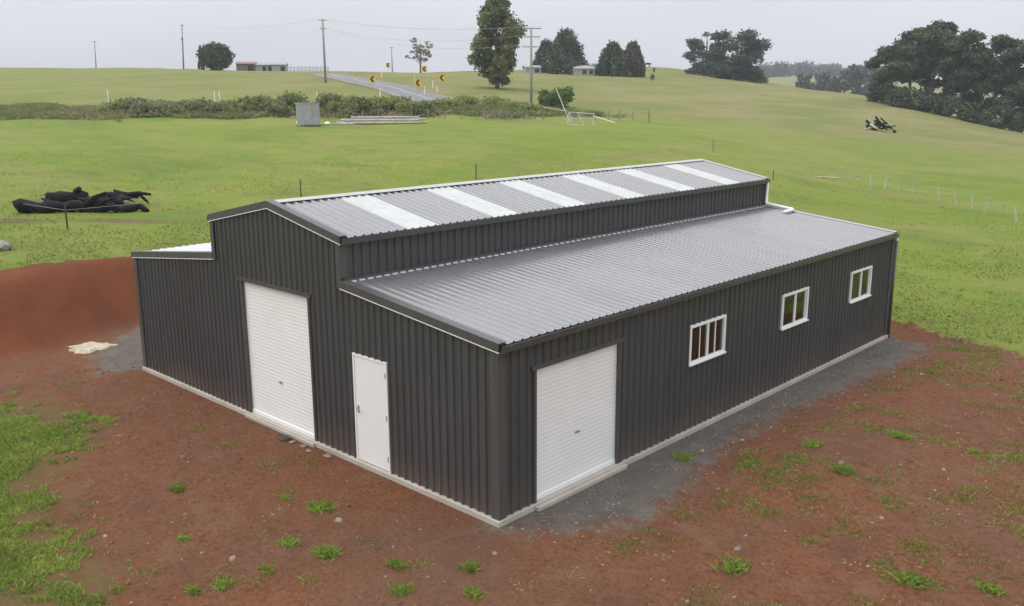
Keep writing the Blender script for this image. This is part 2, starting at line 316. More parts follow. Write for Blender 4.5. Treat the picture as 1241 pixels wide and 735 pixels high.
def G(x, y):
    x = np.asarray(x, float); y = np.asarray(y, float)
    dx = x-CAM[0]; dy = y-CAM[1]; s = dx*RH[0]+dy*RH[1]; d = dx*FH[0]+dy*FH[1]
    th = np.arctan2(s, d); rho = np.maximum(np.hypot(s, d), 2.01)
    i = np.clip((th+math.pi)/(2*math.pi)*720, 0, 719.999); j = np.clip((np.log(rho)-LR[0])/(LR[1]-LR[0]), 0, len(LR)-1.001)
    i0 = i.astype(int); j0 = j.astype(int); fi = i-i0; fj = j-j0
    z = (TAB[i0, j0]*(1-fi)+TAB[i0+1, j0]*fi)*(1-fj) + (TAB[i0, j0+1]*(1-fi)+TAB[i0+1, j0+1]*fi)*fj
    z = z + 0.10*vnoise(x, y, 7.0, 1) + 0.05*vnoise(x, y, 2.3, 2) + np.clip(rho/150, 0, 1)*0.25*vnoise(x, y, 23, 3)
    near = rho < 60
    if not np.any(near): return z
    if not np.all(near):
        z = z.copy(); z[near] = G(x[near], y[near]); return z
    if True:
        sd = np.where(near, sdist(x, y, PAD), -50); k = np.clip(-sd/(2.7+0.5*vnoise(x, y, 3.0, 4)), 0, 1); k = k*k*(3-2*k)
        clod = 0.022*vnoise(x, y, 0.45, 5) + 0.03*vnoise(x, y, 1.3, 6) + 0.05*vnoise(x, y, 3.7, 7)
        sg = np.where(near, sdist(x, y, GRAVEL), -50); mound = np.where(x > 0, 0.22*np.clip((-sg-0.1)/1.6, 0, 1)*np.clip((y-1.0)/4, 0, 1), 0)
        dshed = np.maximum(np.maximum(x, -12.69-x), np.maximum(-y, y-15.9)); flat = np.clip((dshed-0.15)/1.5, 0.0, 1)
        z = (-0.10 + (clod + mound)*flat)*(1-k) + z*k + 4*k*(1-k)*(0.10*vnoise(x, y, 0.9, 51) + 0.06*vnoise(x, y, 0.35, 52))
    return z
def hit(px, py):
    """where the line of sight of an image point meets the ground"""
    q = ray(px, py); t = 5.0*1.004**np.arange(1200)
    for _ in range(3):
        P3 = CAM + q*t[:, None]; below = P3[:, 2] <= G(P3[:, 0], P3[:, 1]); i = int(np.argmax(below)) if below.any() else len(t)-1
        t = np.linspace(t[max(i-1, 0)], t[i], 40)
    p = CAM + q*t[20]; return float(p[0]), float(p[1])
def pd(px, d):
    """ground point on a bearing at a forward distance"""
    z = 5.0
    for _ in range(6):
        zc = d*math.cos(PITCH) + (z-CAM[2])*math.sin(PITCH); s = (px-620.5)/FPX*zc
        x = CAM[0]+FH[0]*d+RH[0]*s; y = CAM[1]+FH[1]*d+RH[1]*s; z = G(np.array([x]), np.array([y]))[0]
    return float(x), float(y)
def g1z(x, y): return float(G(np.array([x]), np.array([y]))[0])
def fdist(x, y): return (x-CAM[0])*FH[0]+(y-CAM[1])*FH[1]

# ground sheet: one mesh, fine near the shed, coarse to the horizon
ths = np.concatenate([np.linspace(-180, -36, 60, endpoint=False), np.linspace(-36, 36, 430, endpoint=False), np.linspace(36, 180, 60, endpoint=False)])
rr = [0.1]
while rr[-1] < 2600: rr.append(rr[-1]*(1.0105 if 8 < rr[-1] < 200 else (1.08 if rr[-1] < 6 else 1.03)))
rr = np.array(rr); thr = np.radians(ths); nT, nR = len(thr), len(rr)
TT, RR = np.meshgrid(thr, rr, indexing='ij')
S_ = RR*np.sin(TT); D_ = RR*np.cos(TT)
X = (CAM[0]+FH[0]*D_+RH[0]*S_).ravel(); Y = (CAM[1]+FH[1]*D_+RH[1]*S_).ravel(); Z = G(X, Y)
# under the slab the ground is dug out
ins = (X > -12.5) & (X < -0.2) & (Y > 0.2) & (Y < 15.7); Z = np.where(ins, -0.3, Z)
idx = np.arange(nT*nR).reshape(nT, nR); nxt = np.roll(idx, -1, 0)
F_ = np.stack([idx[:, :-1], idx[:, 1:], nxt[:, 1:], nxt[:, :-1]], -1).reshape(-1, 4)[:, ::-1]
rho_ = RR.ravel(); nearm = rho_ < 70
def sdn(poly):
    o_ = np.full(X.shape, -5.0); o_[nearm] = np.clip(sdist(X[nearm], Y[nearm], poly), -5, 5); return o_
b1, b2, b3 = hit(100, 245), hit(15, 268), hit(150, 268)
bare_ = np.full(X.shape, -3.0)
for (qx, qy), ra, rb in ((b1, 4.0, 1.7), (b2, 2.0, 0.9), (b3, 3.4, 0.7)):
    u_ = (X-qx)*RH[0]+(Y-qy)*RH[1]; v_ = (X-qx)*FH[0]+(Y-qy)*FH[1]; bare_ = np.maximum(bare_, np.clip(1-np.hypot(u_/ra, v_/rb), -3, 1))
dcam = (X-CAM[0])*FH[0]+(Y-CAM[1])*FH[1]; scam = (X-CAM[0])*RH[0]+(Y-CAM[1])*RH[1]
dry_ = np.clip((dcam-114)/6, 0, 1)*0.75 + np.clip((dcam+0.9*scam-95)/70, 0, 1)*0.55   # the paddocks beyond the boundary fences are longer and drier
A = {'dry': dry_, 'bare': bare_, 'dirt': sdn(DIRT), 'patch': sdn(PATCH), 'gravel': np.maximum(sdn(GRAVEL), sdn(GRAVEL2)), 'pad': sdn(PAD)}
g = N('ground')
n_big = g.noise(0.05, 4); n_mid = g.noise(0.35, 5, 0.6); n_sm = g.noise(2.2, 5, 0.65); n_fine = g.noise(14, 4, 0.7); n_vf = g.noise(60, 3, 0.7)
# pasture
gr = g.mix(g.rng(n_big, 0.43, 0.57), (0.158, 0.218, 0.026), (0.215, 0.240, 0.048))
gr = g.mix(g.rng(n_mid, 0.42, 0.62, 0, 0.8), gr, (0.140, 0.218, 0.024))
gr = g.mix(g.rng(n_sm, 0.50, 0.70, 0, 0.6), gr, (0.215, 0.210, 0.066))
stripe = g.noise(0.10, 5, 0.6, None, (0.5, 1.8, 1)); gr = g.mix(g.rng(stripe, 0.48, 0.70, 0, 0.6), gr, (0.235, 0.215, 0.075))
n_md2 = g.noise(0.13, 5, 0.62, None, (0.7, 1.5, 1)); gr = g.mix(g.rng(n_md2, 0.52, 0.66, 0, 0.7), gr, (0.115, 0.165, 0.030)); n_br = g.noise(0.09, 6, 0.7, None, (1.6, 0.8, 1)); gr = g.mix(g.rng(n_br, 0.57, 0.70, 0, 0.65), gr, (0.20, 0.155, 0.075))
gr = g.mix(g.rng(n_fine, 0.42, 0.72, 0, 0.55), gr, (0.115, 0.155, 0.028))
# dirt
dr = g.mix(g.rng(n_mid, 0.35, 0.65), (0.200, 0.076, 0.034), (0.155, 0.070, 0.038))
dr = g.mix(g.rng(n_sm, 0.42, 0.75, 0, 0.8), dr, (0.205, 0.098, 0.053))
dr = g.mix(g.rng(n_fine, 0.46, 0.66, 0, 0.75), dr, (0.066, 0.034, 0.022)); damp = g.noise(0.5, 5, 0.65); dr = g.mix(g.rng(damp, 0.50, 0.66, 0, 0.45), dr, (0.098, 0.046, 0.028)); pale = g.noise(0.8, 5, 0.7); dr = g.mix(g.rng(pale, 0.56, 0.72, 0, 0.5), dr, (0.215, 0.135, 0.088)); n_pt = g.noise(5.5, 4, 0.7); dr = g.mix(g.rng(n_pt, 0.52, 0.72, 0, 0.65), dr, (0.19, 0.105, 0.064))
dr = g.mix(g.rng(n_vf, 0.58, 0.75, 0, 0.6), dr, (0.27, 0.18, 0.115))
wet = g.noise(0.16, 4, 0.6); dr = g.mix(g.rng(wet, 0.5, 0.7, 0, 0.45), dr, (0.145, 0.094, 0.062))
bank = g.mix(g.rng(n_mid, 0.3, 0.7), (0.205, 0.064, 0.026), (0.120, 0.046, 0.024)); bank = g.mix(g.rng(n_fine, 0.5, 0.8, 0, 0.6), bank, (0.075, 0.032, 0.02))
bk = g.rng(g.attr('pad'), -0.6, 0.3, 1, 0, True); dr = g.mix(bk, dr, bank)
gv = g.mix(g.rng(n_sm, 0.35, 0.7), (0.130, 0.112, 0.092), (0.185, 0.164, 0.138)); gv = g.mix(g.rng(n_vf, 0.45, 0.7, 0, 0.75), gv, (0.065, 0.06, 0.055)); gv = g.mix(g.rng(n_fine, 0.62, 0.8, 0, 0.6), gv, (0.23, 0.215, 0.195))
def edge(at, amp1, amp2, w_):
    v = g.math('ADD', g.attr(at), g.math('MULTIPLY', g.math('SUBTRACT', n_sm, 0.5), amp1)); v = g.math('ADD', v, g.math('MULTIPLY', g.math('SUBTRACT', n_fine, 0.5), amp2))
    return g.rng(v, -w_, w_, 0, 1, True)
dmask = edge('dirt', 1.6, 0.7, 0.10); gmask = edge('gravel', 1.5, 1.5, 0.22); pmask = g.math('MULTIPLY', edge('patch', 3.0, 1.8, 0.5), 0.55)
dryc = g.mix(g.rng(g.noise(0.07, 6, 0.65, None, (1.5, 0.6, 1)), 0.42, 0.6), (0.150, 0.170, 0.046), (0.220, 0.198, 0.086)); dryc = g.mix(g.rng(n_mid, 0.45, 0.65, 0, 0.5), dryc, (0.17, 0.19, 0.05))
gr = g.mix(g.math('MULTIPLY', g.attr('dry'), 0.9, True), gr, dryc)
bare = g.rng(g.math('ADD', g.attr('bare'), g.math('MULTIPLY', g.math('SUBTRACT', n_sm, 0.5), 2.2)), -0.1, 0.6, 0, 0.8, True); gr = g.mix(bare, gr, (0.135, 0.10, 0.055))
c = g.mix(dmask, gr, g.mix(pmask, g.mix(gmask, dr, gv), g.mix(n_sm, (0.11, 0.13, 0.03), (0.16, 0.11, 0.05))))
g.set(c, 0.95, 0, 0.15)
g.bump(g.math('ADD', g.math('MULTIPLY', n_fine, 0.7), g.math('MULTIPLY', n_vf, 0.35)), 1.0, 0.07)
ground = bulk('ground', np.stack([X, Y, Z], 1), F_, g.m, smooth=True, attrs=A)
tag(ground, 'rolling green pasture and red dirt building pad', None, None, 'structure')

# ------------------------------------------------------------------ the shed
W, L, AI, H1, H2, H3, H4 = 12.69, 15.90, 4.02, 2.95, 3.385, 4.228, 4.687
shed = tag(empty('steel_shed', (0, 0, 0)), 'charcoal ribbed steel shed with raised centre roof and white doors', 'shed')
def ribs(w_, nr, h):
    p = w_/nr; o_ = [(0, 0)]
    for i in range(nr):
        c_ = p*(i+0.5); o_ += [(c_-0.030, 0), (c_-0.013, h), (c_+0.013, h), (c_+0.030, 0)]
    return o_ + [(w_, 0)]
def sheet_mesh(name, mat, prof, P, zlo, zhi, holes=(), extra=()):
    """ribbed sheet with openings; prof = (s, depth), P maps (s, depth, z) to a point; holes = (s0, s1, z0, z1)"""
    ss = [p[0] for p in prof]; dp = [p[1] for p in prof]; brk = set(ss)
    for h in list(holes): brk |= {h[0], h[1]}
    brk |= set(extra); brk = sorted(b for b in brk if ss[0]-1e-9 <= b <= ss[-1]+1e-9)
    mb = MB()
    for a, b in zip(brk[:-1], brk[1:]):
        if b-a < 1e-5: continue
        m_ = (a+b)/2; da, db = np.interp([a, b], ss, dp)
        cuts = sorted((h[2], h[3]) for h in holes if h[0] < m_ < h[1]); iv = []; lo = None
        for c0, c1 in cuts: iv.append((lo, c0)); lo = c1
        iv.append((lo, None))
        e_ = 1e-6
        for z0, z1 in iv:
            za0 = zlo if z0 is None else z0; za1 = zhi(a+e_) if z1 is None else z1; zb1 = zhi(b-e_) if z1 is None else z1
            if min(za1, zb1) <= za0 + 1e-4: continue
            mb.quad(P(a, da, za0), P(b, db, za0), P(b, db, zb1), P(a, da, za1))
    return mb.mesh(name, mat)
# front wall: s runs along -x from the near corner
def top_front(u):
    u = min(max(u, 0), W); k = u if u <= W/2 else W-u
    return H1 + (H2-H1)*k/AI if k < AI else H3 + (H4-H3)*(k-AI)/(W/2-AI)
RD = (5.116, 7.617, -1, 2.95); PDoor = (2.76, 3.745, -1, 2.10)
nF = 17; wF = W/nF; RH_ = 0.034
for k in range(nF):
    s0 = k*wF
    holes = [(h[0]-s0, h[1]-s0, h[2], h[3]) for h in (RD, PDoor) if h[1] > s0 and h[0] < s0+wF]
    ex = [q-s0 for q in (AI, W/2, W-AI) if s0 < q < s0+wF]
    me = sheet_mesh('wall_sheet', M['wall'], ribs(wF, 4, RH_), lambda s, d, z: (-s, -d, z), 0.0, lambda u, s0=s0: top_front(u+s0)-0.012, holes, ex)
    o = link('wall_sheet', me, shed); o.location = (-s0, 0, 0)
    me2 = sheet_mesh('wall_sheet', M['wall'], ribs(wF, 4, RH_), lambda s, d, z: (-s, d, z), 0.0, lambda u, s0=s0: top_front(u+s0)-0.012, (), ex)
    o = link('wall_sheet', me2, shed); o.location = (-s0, L, 0)
# side walls
nS = 20; wS = L/nS
SD = (0.862, 3.189, -1, 2.353); WIN = [(5.49, 6.87), (9.40, 10.72), (13.17, 14.48)]; WZ = (1.39, 2.22)
side_holes = [SD] + [(a, b, *WZ) for a, b in WIN]
plain_side = sheet_mesh('wall_sheet', M['wall'], ribs(wS, 4, RH_), lambda s, d, z: (d, s, z), 0.0, lambda s: H1-0.03)
plain_left = sheet_mesh('wall_sheet', M['wall'], ribs(wS, 4, RH_), lambda s, d, z: (-d, s, z), 0.0, lambda s: H1-0.03)
up_right = sheet_mesh('clerestory_sheet', M['wall'], ribs(wS, 4, RH_), lambda s, d, z: (d, s, z), H2-0.03, lambda s: H3-0.03)
up_left = sheet_mesh('clerestory_sheet', M['wall'], ribs(wS, 4, RH_), lambda s, d, z: (-d, s, z), H2-0.03, lambda s: H3-0.03)
RR_ = 0.025
def roof_mesh(name, mat, x0, z0, x1, z1):
    return sheet_mesh(name, mat, ribs(wS, 4, RR_), lambda s, d, t: (x0+(x1-x0)*t, s, z0+(z1-z0)*t+d), 0.0, lambda s: 1.0)
lowslope = (H2-H1)/AI; hislope = (H4-H3)/(W/2-AI)
low_r = roof_mesh('roof_sheet', M['roof'], 0.07, H1+0.005-0.07*lowslope, -AI+0.005, H2+0.005)
M['sky_sheen_roof'] = painted_steel('sky_sheen_roof_steel', (0.56, 0.575, 0.59), 0.35, 0.05, 0.5, 0.0, dustamt=0.0, streak=(0.35, 2.2, 0.1))  # left lower roof: bright sky reflection at grazing angle painted as a paler base colour
low_l = roof_mesh('roof_sheet', M['sky_sheen_roof'], -W-0.07, H1+0.005-0.07*lowslope, -W+AI-0.005, H2+0.005)
hi_r = roof_mesh('raised_roof_sheet', M['roof'], -AI+0.07, H3+0.005-0.07*hislope, -W/2, H4+0.005)
hi_l = roof_mesh('raised_roof_sheet', M['roof'], -W+AI-0.07, H3+0.005-0.07*hislope, -W/2, H4+0.005)
sky_r = roof_mesh('skylight_sheet', M['skylight'], -AI+0.07, H3+0.005-0.07*hislope, -W/2, H4+0.005)
sky_l = roof_mesh('skylight_sheet', M['skylight'], -W+AI-0.07, H3+0.005-0.07*hislope, -W/2, H4+0.005)
for k in range(nS):
    s0 = k*wS
    holes = [(h[0]-s0, h[1]-s0, h[2], h[3]) for h in side_holes if h[1] > s0 and h[0] < s0+wS]
    full = [h for h in holes if h[0] <= 0 and h[1] >= wS and h[2] > 0]
    if full:                                             # a window spans the sheet: one piece below it, one above
        lo_ = sheet_mesh('wall_sheet', M['wall'], ribs(wS, 4, RH_), lambda s, d, z: (d, s, z), 0.0, lambda s: full[0][2])
        link('wall_sheet', lo_, shed).location = (0, s0, 0)
        me = sheet_mesh('wall_sheet', M['wall'], ribs(wS, 4, RH_), lambda s, d, z: (d, s, z), full[0][3], lambda s: H1-0.03)
    else: me = plain_side if not holes else sheet_mesh('wall_sheet', M['wall'], ribs(wS, 4, RH_), lambda s, d, z: (d, s, z), 0.0, lambda s: H1-0.03, holes)
    lit = k % 3 == 2
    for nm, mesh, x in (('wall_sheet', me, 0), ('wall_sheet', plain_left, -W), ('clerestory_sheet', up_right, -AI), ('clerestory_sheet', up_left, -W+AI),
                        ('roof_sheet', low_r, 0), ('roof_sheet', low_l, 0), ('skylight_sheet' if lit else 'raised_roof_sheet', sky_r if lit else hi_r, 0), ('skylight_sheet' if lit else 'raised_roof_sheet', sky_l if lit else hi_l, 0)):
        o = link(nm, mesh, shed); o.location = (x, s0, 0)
        if nm == 'skylight_sheet': o['label'] = 'translucent white roof sheet'
# slab
mb = MB(); mb.box(-W-0.075, 0.075, -0.075, L+0.075, -0.45, -0.004)
mb.box(0.075, 0.155, SD[0]-0.06, SD[1]+0.12, -0.45, -0.03); mb.box(-RD[1]-0.05, -RD[0]+0.05, -0.125, -0.075, -0.45, -0.03)
o = mb.build('concrete_slab', M['concrete'], shed)
bv = o.modifiers.new('b', 'BEVEL'); bv.width = 0.012; bv.segments = 2
# barge flashings front and rear, each with its pale lower edge
def barge(y, sgn, cap_mat):
    pts = [(0.075, H1-0.075*lowslope), (-AI, H2)], [(-W-0.075, H1-0.075*lowslope), (-W+AI, H2)], [(-AI+0.075, H3-0.075*hislope), (-W/2, H4)], [(-W+AI-0.075, H3-0.075*hislope), (-W/2, H4)]
    for (xa, za), (xb, zb) in pts:
        pr = [(0, sgn*0.055, -0.095), (0, sgn*0.055, 0.05), (0, -sgn*0.12, 0.05), (0, -sgn*0.12, 0.038), (0, sgn*0.045, 0.038), (0, sgn*0.045, -0.095)]
        f = MB().extrude(pr, (xa, y, za), (xb, y, zb)).build('barge_flashing', cap_mat, shed)
        pr = [(0, sgn*0.060, -0.111), (0, sgn*0.060, -0.0955), (0, sgn*0.030, -0.0955), (0, sgn*0.030, -0.111)]
        MB().extrude(pr, (xa, y, za), (xb, y, zb)).build('edge_strip', M['white_trim'], f)
M['pale_cap'] = plain('pale_roof_capping', (0.40, 0.40, 0.375), 0.4, var=0.06)
barge(0, -1, M['trim']); barge(L, 1, M['pale_cap'])
# ridge capping
cap = MB()
for sgn in (-1, 1):
    x1 = -W/2 + sgn*0.17; z1 = H4+0.046-0.17*hislope
    cap.extrude([(0, 0, 0), (x1+W/2, 0, z1-H4-0.05), (x1+W/2, 0, z1-H4-0.056), (0, 0, -0.008)], (-W/2, -0.05, H4+0.05), (-W/2, L+0.05, H4+0.05))
cap.build('ridge_capping', M['pale_cap'], shed)
# gutters
def gutter(x, z, sg):
    pr = [(0, 0, -0.115), (sg*0.10, 0, -0.115), (sg*0.115, 0, 0.0), (sg*0.10, 0, 0.0), (sg*0.088, 0, -0.10), (0, 0, -0.10)]
    MB().extrude(pr, (x, -0.04, z), (x, L+0.04, z)).build('gutter', M['trim'], shed)
gutter(0.032, H1-0.004, 1); gutter(-W-0.032, H1-0.004, -1); gutter(-AI+0.032, H3-0.006, 1); gutter(-W+AI-0.032, H3-0.006, -1)
# apron flashing where the lower roofs meet the raised walls, scribed over every rib
M['apron'] = plain('apron_flashing_grey', (0.42, 0.43, 0.44), 0.35, var=0.1)
for sg, xw in ((1, -AI), (-1, -W+AI)):
    ap = MB(); tab = MB(); pr = []
    for k in range(nS): pr += [(k*wS+s, d) for s, d in ribs(wS, 4, 1.0)[:-1]]
    pr.append((L, 0)); xi = xw+sg*0.042; xo = xw+sg*0.085; zo = H2+0.005-0.085*lowslope
    ap.extrude([(0, 0, 0.075), (0, 0, 0.042), (xo-xi, 0, zo+RR_+0.006-H2), (xo-xi, 0, zo+RR_+0.010-H2), (sg*0.004, 0, 0.047), (sg*0.004, 0, 0.075)], (xi, 0, H2), (xi, L, H2))
    for (sa, da), (sb, db) in zip(pr[:-1], pr[1:]):
        if da or db or sb-sa < 0.05: continue
        tab.quad((xo, sa, zo+RR_+0.008), (xo, sb, zo+RR_+0.008), (xo+sg*0.030, sb, zo+0.004), (xo+sg*0.030, sa, zo+0.004))
    f_ = ap.build('apron_flashing', M['trim'], shed); t_ob = tab.build('scribed_tabs', M['apron'], f_); t_ob['kind'] = 'stuff'
# corner flashings
for x, y, sx_, sy_ in ((0, 0, 1, -1), (-W, 0, -1, -1), (0, L, 1, 1), (-W, L, -1, 1)):
    e = 0.040; mb = MB()
    mb.box(*sorted((x-sx_*0.13, x+sx_*(e+.004))), *sorted((y+sy_*e, y+sy_*(e+.004))), 0.0, H1-0.13); mb.box(*sorted((x+sx_*e, x+sx_*(e+.004))), *sorted((y-sy_*0.13, y+sy_*e)), 0.0, H1-0.13)
    mb.build('corner_flashing', M['trim'], shed)
for x, y, sx_, sy_ in ((-AI, 0, 1, -1), (-W+AI, 0, -1, -1), (-AI, L, 1, 1), (-W+AI, L, -1, 1)):
    e = 0.040; mb = MB()
    mb.box(*sorted((x-sx_*0.10, x+sx_*(e+.004))), *sorted((y+sy_*e, y+sy_*(e+.004))), H2-0.11, H3-0.13); mb.box(*sorted((x+sx_*e, x+sx_*(e+.004))), *sorted((y-sy_*0.10, y+sy_*e)), H2+0.09, H3-0.13)
    mb.build('corner_flashing', M['trim'], shed)
# door and wall frames: FR maps (s along wall, outward, z) to a point
frontP = lambda s, d, z: (-s, -d, z)
sideP = lambda s, d, z: (d, s, z)
def pbox(mb, P, s0, s1, d0, d1, z0, z1):
    a = P(s0, d0, z0); b = P(s1, d1, z1)
    return mb.box(min(a[0], b[0]), max(a[0], b[0]), min(a[1], b[1]), max(a[1], b[1]), z0, z1)
def roller(P, s0, s1, h, label):
    mb = MB(); n = int(h/0.076); z = 0.03; st = (h-0.03+0.02)/n; pr = []
    for i in range(n): pr += [(z, -0.0408), (z+st*0.16, -0.0388), (z+st*0.62, -0.038), (z+st*0.84, -0.0396)]; z += st
    pr.append((z, -0.0408))
    for (za, da), (zb, db) in zip(pr[:-1], pr[1:]): mb.quad(P(s0+0.01, da, za), P(s1-0.01, da, za), P(s1-0.01, db, zb), P(s0+0.01, db, zb))
    r = mb.build('roller_door', M['roller'], shed); r['label'] = label
    mb = MB(); pbox(mb, P, s0+0.015, s1-0.015, -0.05, -0.022, 0.0, 0.075); mb.build('bottom_rail', M['roller'], r)
    for q in (s0, s1):
        mb = MB(); pbox(mb, P, q-0.045, q+0.02, -0.03, 0.036, 0.0, h+0.03); mb.build('guide', M['trim'], r)
    mb = MB(); pbox(mb, P, s0-0.10, s1+0.10, -0.02, 0.040, h, h+0.075); mb.build('head_flashing', M['trim'], r)
    mb = MB(); m_ = (s0+s1)/2; pbox(mb, P, m_-0.06, m_+0.06, -0.036, -0.014, 0.935, 0.955); pbox(mb, P, m_-0.014, m_+0.014, -0.036, -0.006, 0.93, 0.96); mb.build('lock_handle', M['steelgrey'], r)
    return r
roller(frontP, RD[0], RD[1], RD[3], 'tall white ribbed roller door in the gable wall')
roller(sideP, SD[0], SD[1], SD[3], 'lower white ribbed roller door in the long wall')
# personal access door
mb = MB(); pbox(mb, frontP, PDoor[0]+0.035, PDoor[1]-0.035, -0.02, 0.022, 0.012, 2.06)
dr_ = mb.build('door', M['door'], shed); dr_['label'] = 'plain white hinged door in the gable wall'
bv = dr_.modifiers.new('b', 'BEVEL'); bv.width = 0.005
mb = MB()
pbox(mb, frontP, PDoor[0]-0.01, PDoor[0]+0.03, -0.03, 0.034, 0.0, 2.105); pbox(mb, frontP, PDoor[1]-0.03, PDoor[1]+0.01, -0.03, 0.034, 0.0, 2.105); pbox(mb, frontP, PDoor[0]+0.03, PDoor[1]-0.03, -0.03, 0.034, 2.066, 2.105)
mb.build('door_frame', M['door'], dr_)
for z in (0.25, 1.05, 1.85):
    mb = MB(); pbox(mb, frontP, PDoor[0]+0.022, PDoor[0]+0.048, 0.02, 0.040, z-0.05, z+0.05); mb.build('hinge', M['steelgrey'], dr_)
mb = MB(); pbox(mb, frontP, PDoor[1]-0.13, PDoor[1]-0.08, 0.022, 0.032, 0.96, 1.10); mb.tube([(-PDoor[1]+0.105, -0.022, 1.04), (-PDoor[1]+0.105, -0.075, 1.04), (-PDoor[1]+0.12, -0.082, 1.04), (-PDoor[1]+0.21, -0.080, 1.037)], [0.011]*4, 8); mb.build('handle', M['steelgrey'], dr_)
# windows in the long wall
for i, (a, b) in enumerate(WIN):
    mb = MB(); t = 0.062; z0, z1 = WZ
    pbox(mb, sideP, a, a+t, -0.03, 0.045, z0, z1); pbox(mb, sideP, b-t, b, -0.03, 0.045, z0, z1)
    pbox(mb, sideP, a+t, b-t, -0.03, 0.045, z1-t, z1); pbox(mb, sideP, a+t, b-t, -0.03, 0.045, z0, z0+t)
    wn = mb.build('window', M['frame'], shed); bv = wn.modifiers.new('b', 'BEVEL'); bv.width = 0.005
    wn['label'] = ('white sliding window standing part open, nearest the roller door', 'middle white window of the long wall', 'white window nearest the far corner')[i]
    m_ = (a+b)/2
    mb = MB(); pbox(mb, sideP, m_-0.03, m_+0.03, -0.012, 0.036, z0+t, z1-t); mb.build('mullion', M['frame'], wn)
    mb = MB(); pbox(mb, sideP, a-0.02, b+0.02, 0.046, 0.075, z0-0.012, z0+0.02); mb.build('sill', M['frame'], wn)
    if i == 0:
        for q in (a+0.42, b-0.36):
            mb = MB(); pbox(mb, sideP, q-0.014, q+0.014, -0.025, 0.008, z0+t, z1-t); mb.build('sash_stile', M['frame'], wn)
    else:
        mb = MB(); pbox(mb, sideP, b-t-0.05, b-t-0.026, -0.025, 0.008, z0+t, z1-t); mb.build('sash_stile', M['frame'], wn)
    for p0, p1, dep in ((a+t, m_-0.03, 0.004), (m_+0.03, b-t, -0.006)):
        mb = MB(); pbox(mb, sideP, p0, p1, dep-0.004, dep, z0+t, z1-t); mb.build('pane', M['glass'], wn)
# steel portal columns inside, seen dimly through the glass
for k in range(6):
    y = 0.25 + k*(L-0.5)/5
    for x, h in ((-0.16, H1-0.1), (-AI-0.15, H3-0.1), (-W+AI+0.15, H3-0.1), (-W+0.16, H1-0.1)):
        MB().box(x-0.07, x+0.07, y-0.04, y+0.04, 0.0, h).build('portal_column', M['steelgrey'], shed)
# downpipes
yb = L-0.10; zr = lambda x: H1 + lowslope*(-x) + 0.09
mb = MB().tube([(-AI+0.10, yb+0.05, H3-0.10), (-AI+0.10, yb+0.05, zr(-AI)+0.04), (-AI+0.14, yb+0.05, zr(-AI)), (-3.05, yb+0.05, zr(-3.05)), (-3.0, yb-0.01, zr(-3.0)), (-2.97, yb-0.62, zr(-2.97))], [0.048]*6, 10)
o = mb.build('downpipe', M['pvc'], shed, True); o['label'] = 'white plastic pipe draining the raised roof onto the lower roof'
mb = MB().tube([(0.085, L+0.02, H1-0.10), (0.085, L+0.02, H1-0.17), (0.075, L+0.10, H1-0.24)], [0.045]*3, 10); o = mb.build('pipe_elbow', M['pvc'], shed, True)
mb = MB().tube([(0.06, L+0.10, H1-0.24), (0.06, L+0.10, -0.12)], [0.042]*2, 10); mb.build('downpipe', M['trim'], o, True)

ORD = ['first', 'second', 'third', 'fourth', 'fifth', 'sixth', 'seventh', 'eighth', 'ninth', 'tenth', 'eleventh', 'twelfth', 'thirteenth', 'fourteenth', 'fifteenth', 'sixteenth', 'seventeenth', 'eighteenth', 'nineteenth', 'twentieth', 'twenty-first', 'twenty-second']
# ------------------------------------------------------------------ vegetation builders
def leaf_cloud(C_, size, rng, flat=0.0):
    """rhombic leaf sprays at the given centres, random in tilt and size"""
    n = len(C_); a = rng.normal(size=(n, 3)); a[:, 2] *= (1-flat); a /= np.linalg.norm(a, axis=1, keepdims=True)
    b = rng.normal(size=(n, 3)); b -= a*np.sum(a*b, 1, keepdims=True); b /= np.linalg.norm(b, axis=1, keepdims=True)
    s = (size*rng.uniform(0.55, 1.35, n))[:, None]; a = a*s; b = b*s*0.62
    V = np.stack([C_-a, C_+b-a*0.1, C_+a, C_-b+a*0.1], 1).reshape(-1, 3)
    return V, np.arange(4*n).reshape(n, 4)
def clump_points(c, r, n, rng, hollow=0.55):
    v = rng.normal(size=(n, 3)); v /= np.linalg.norm(v, axis=1, keepdims=True)
    q = hollow + (1-hollow)*rng.random(n); q *= 1 + 0.18*rng.normal(size=n)
    return np.asarray(c) + v*q[:, None]*np.asarray(r)
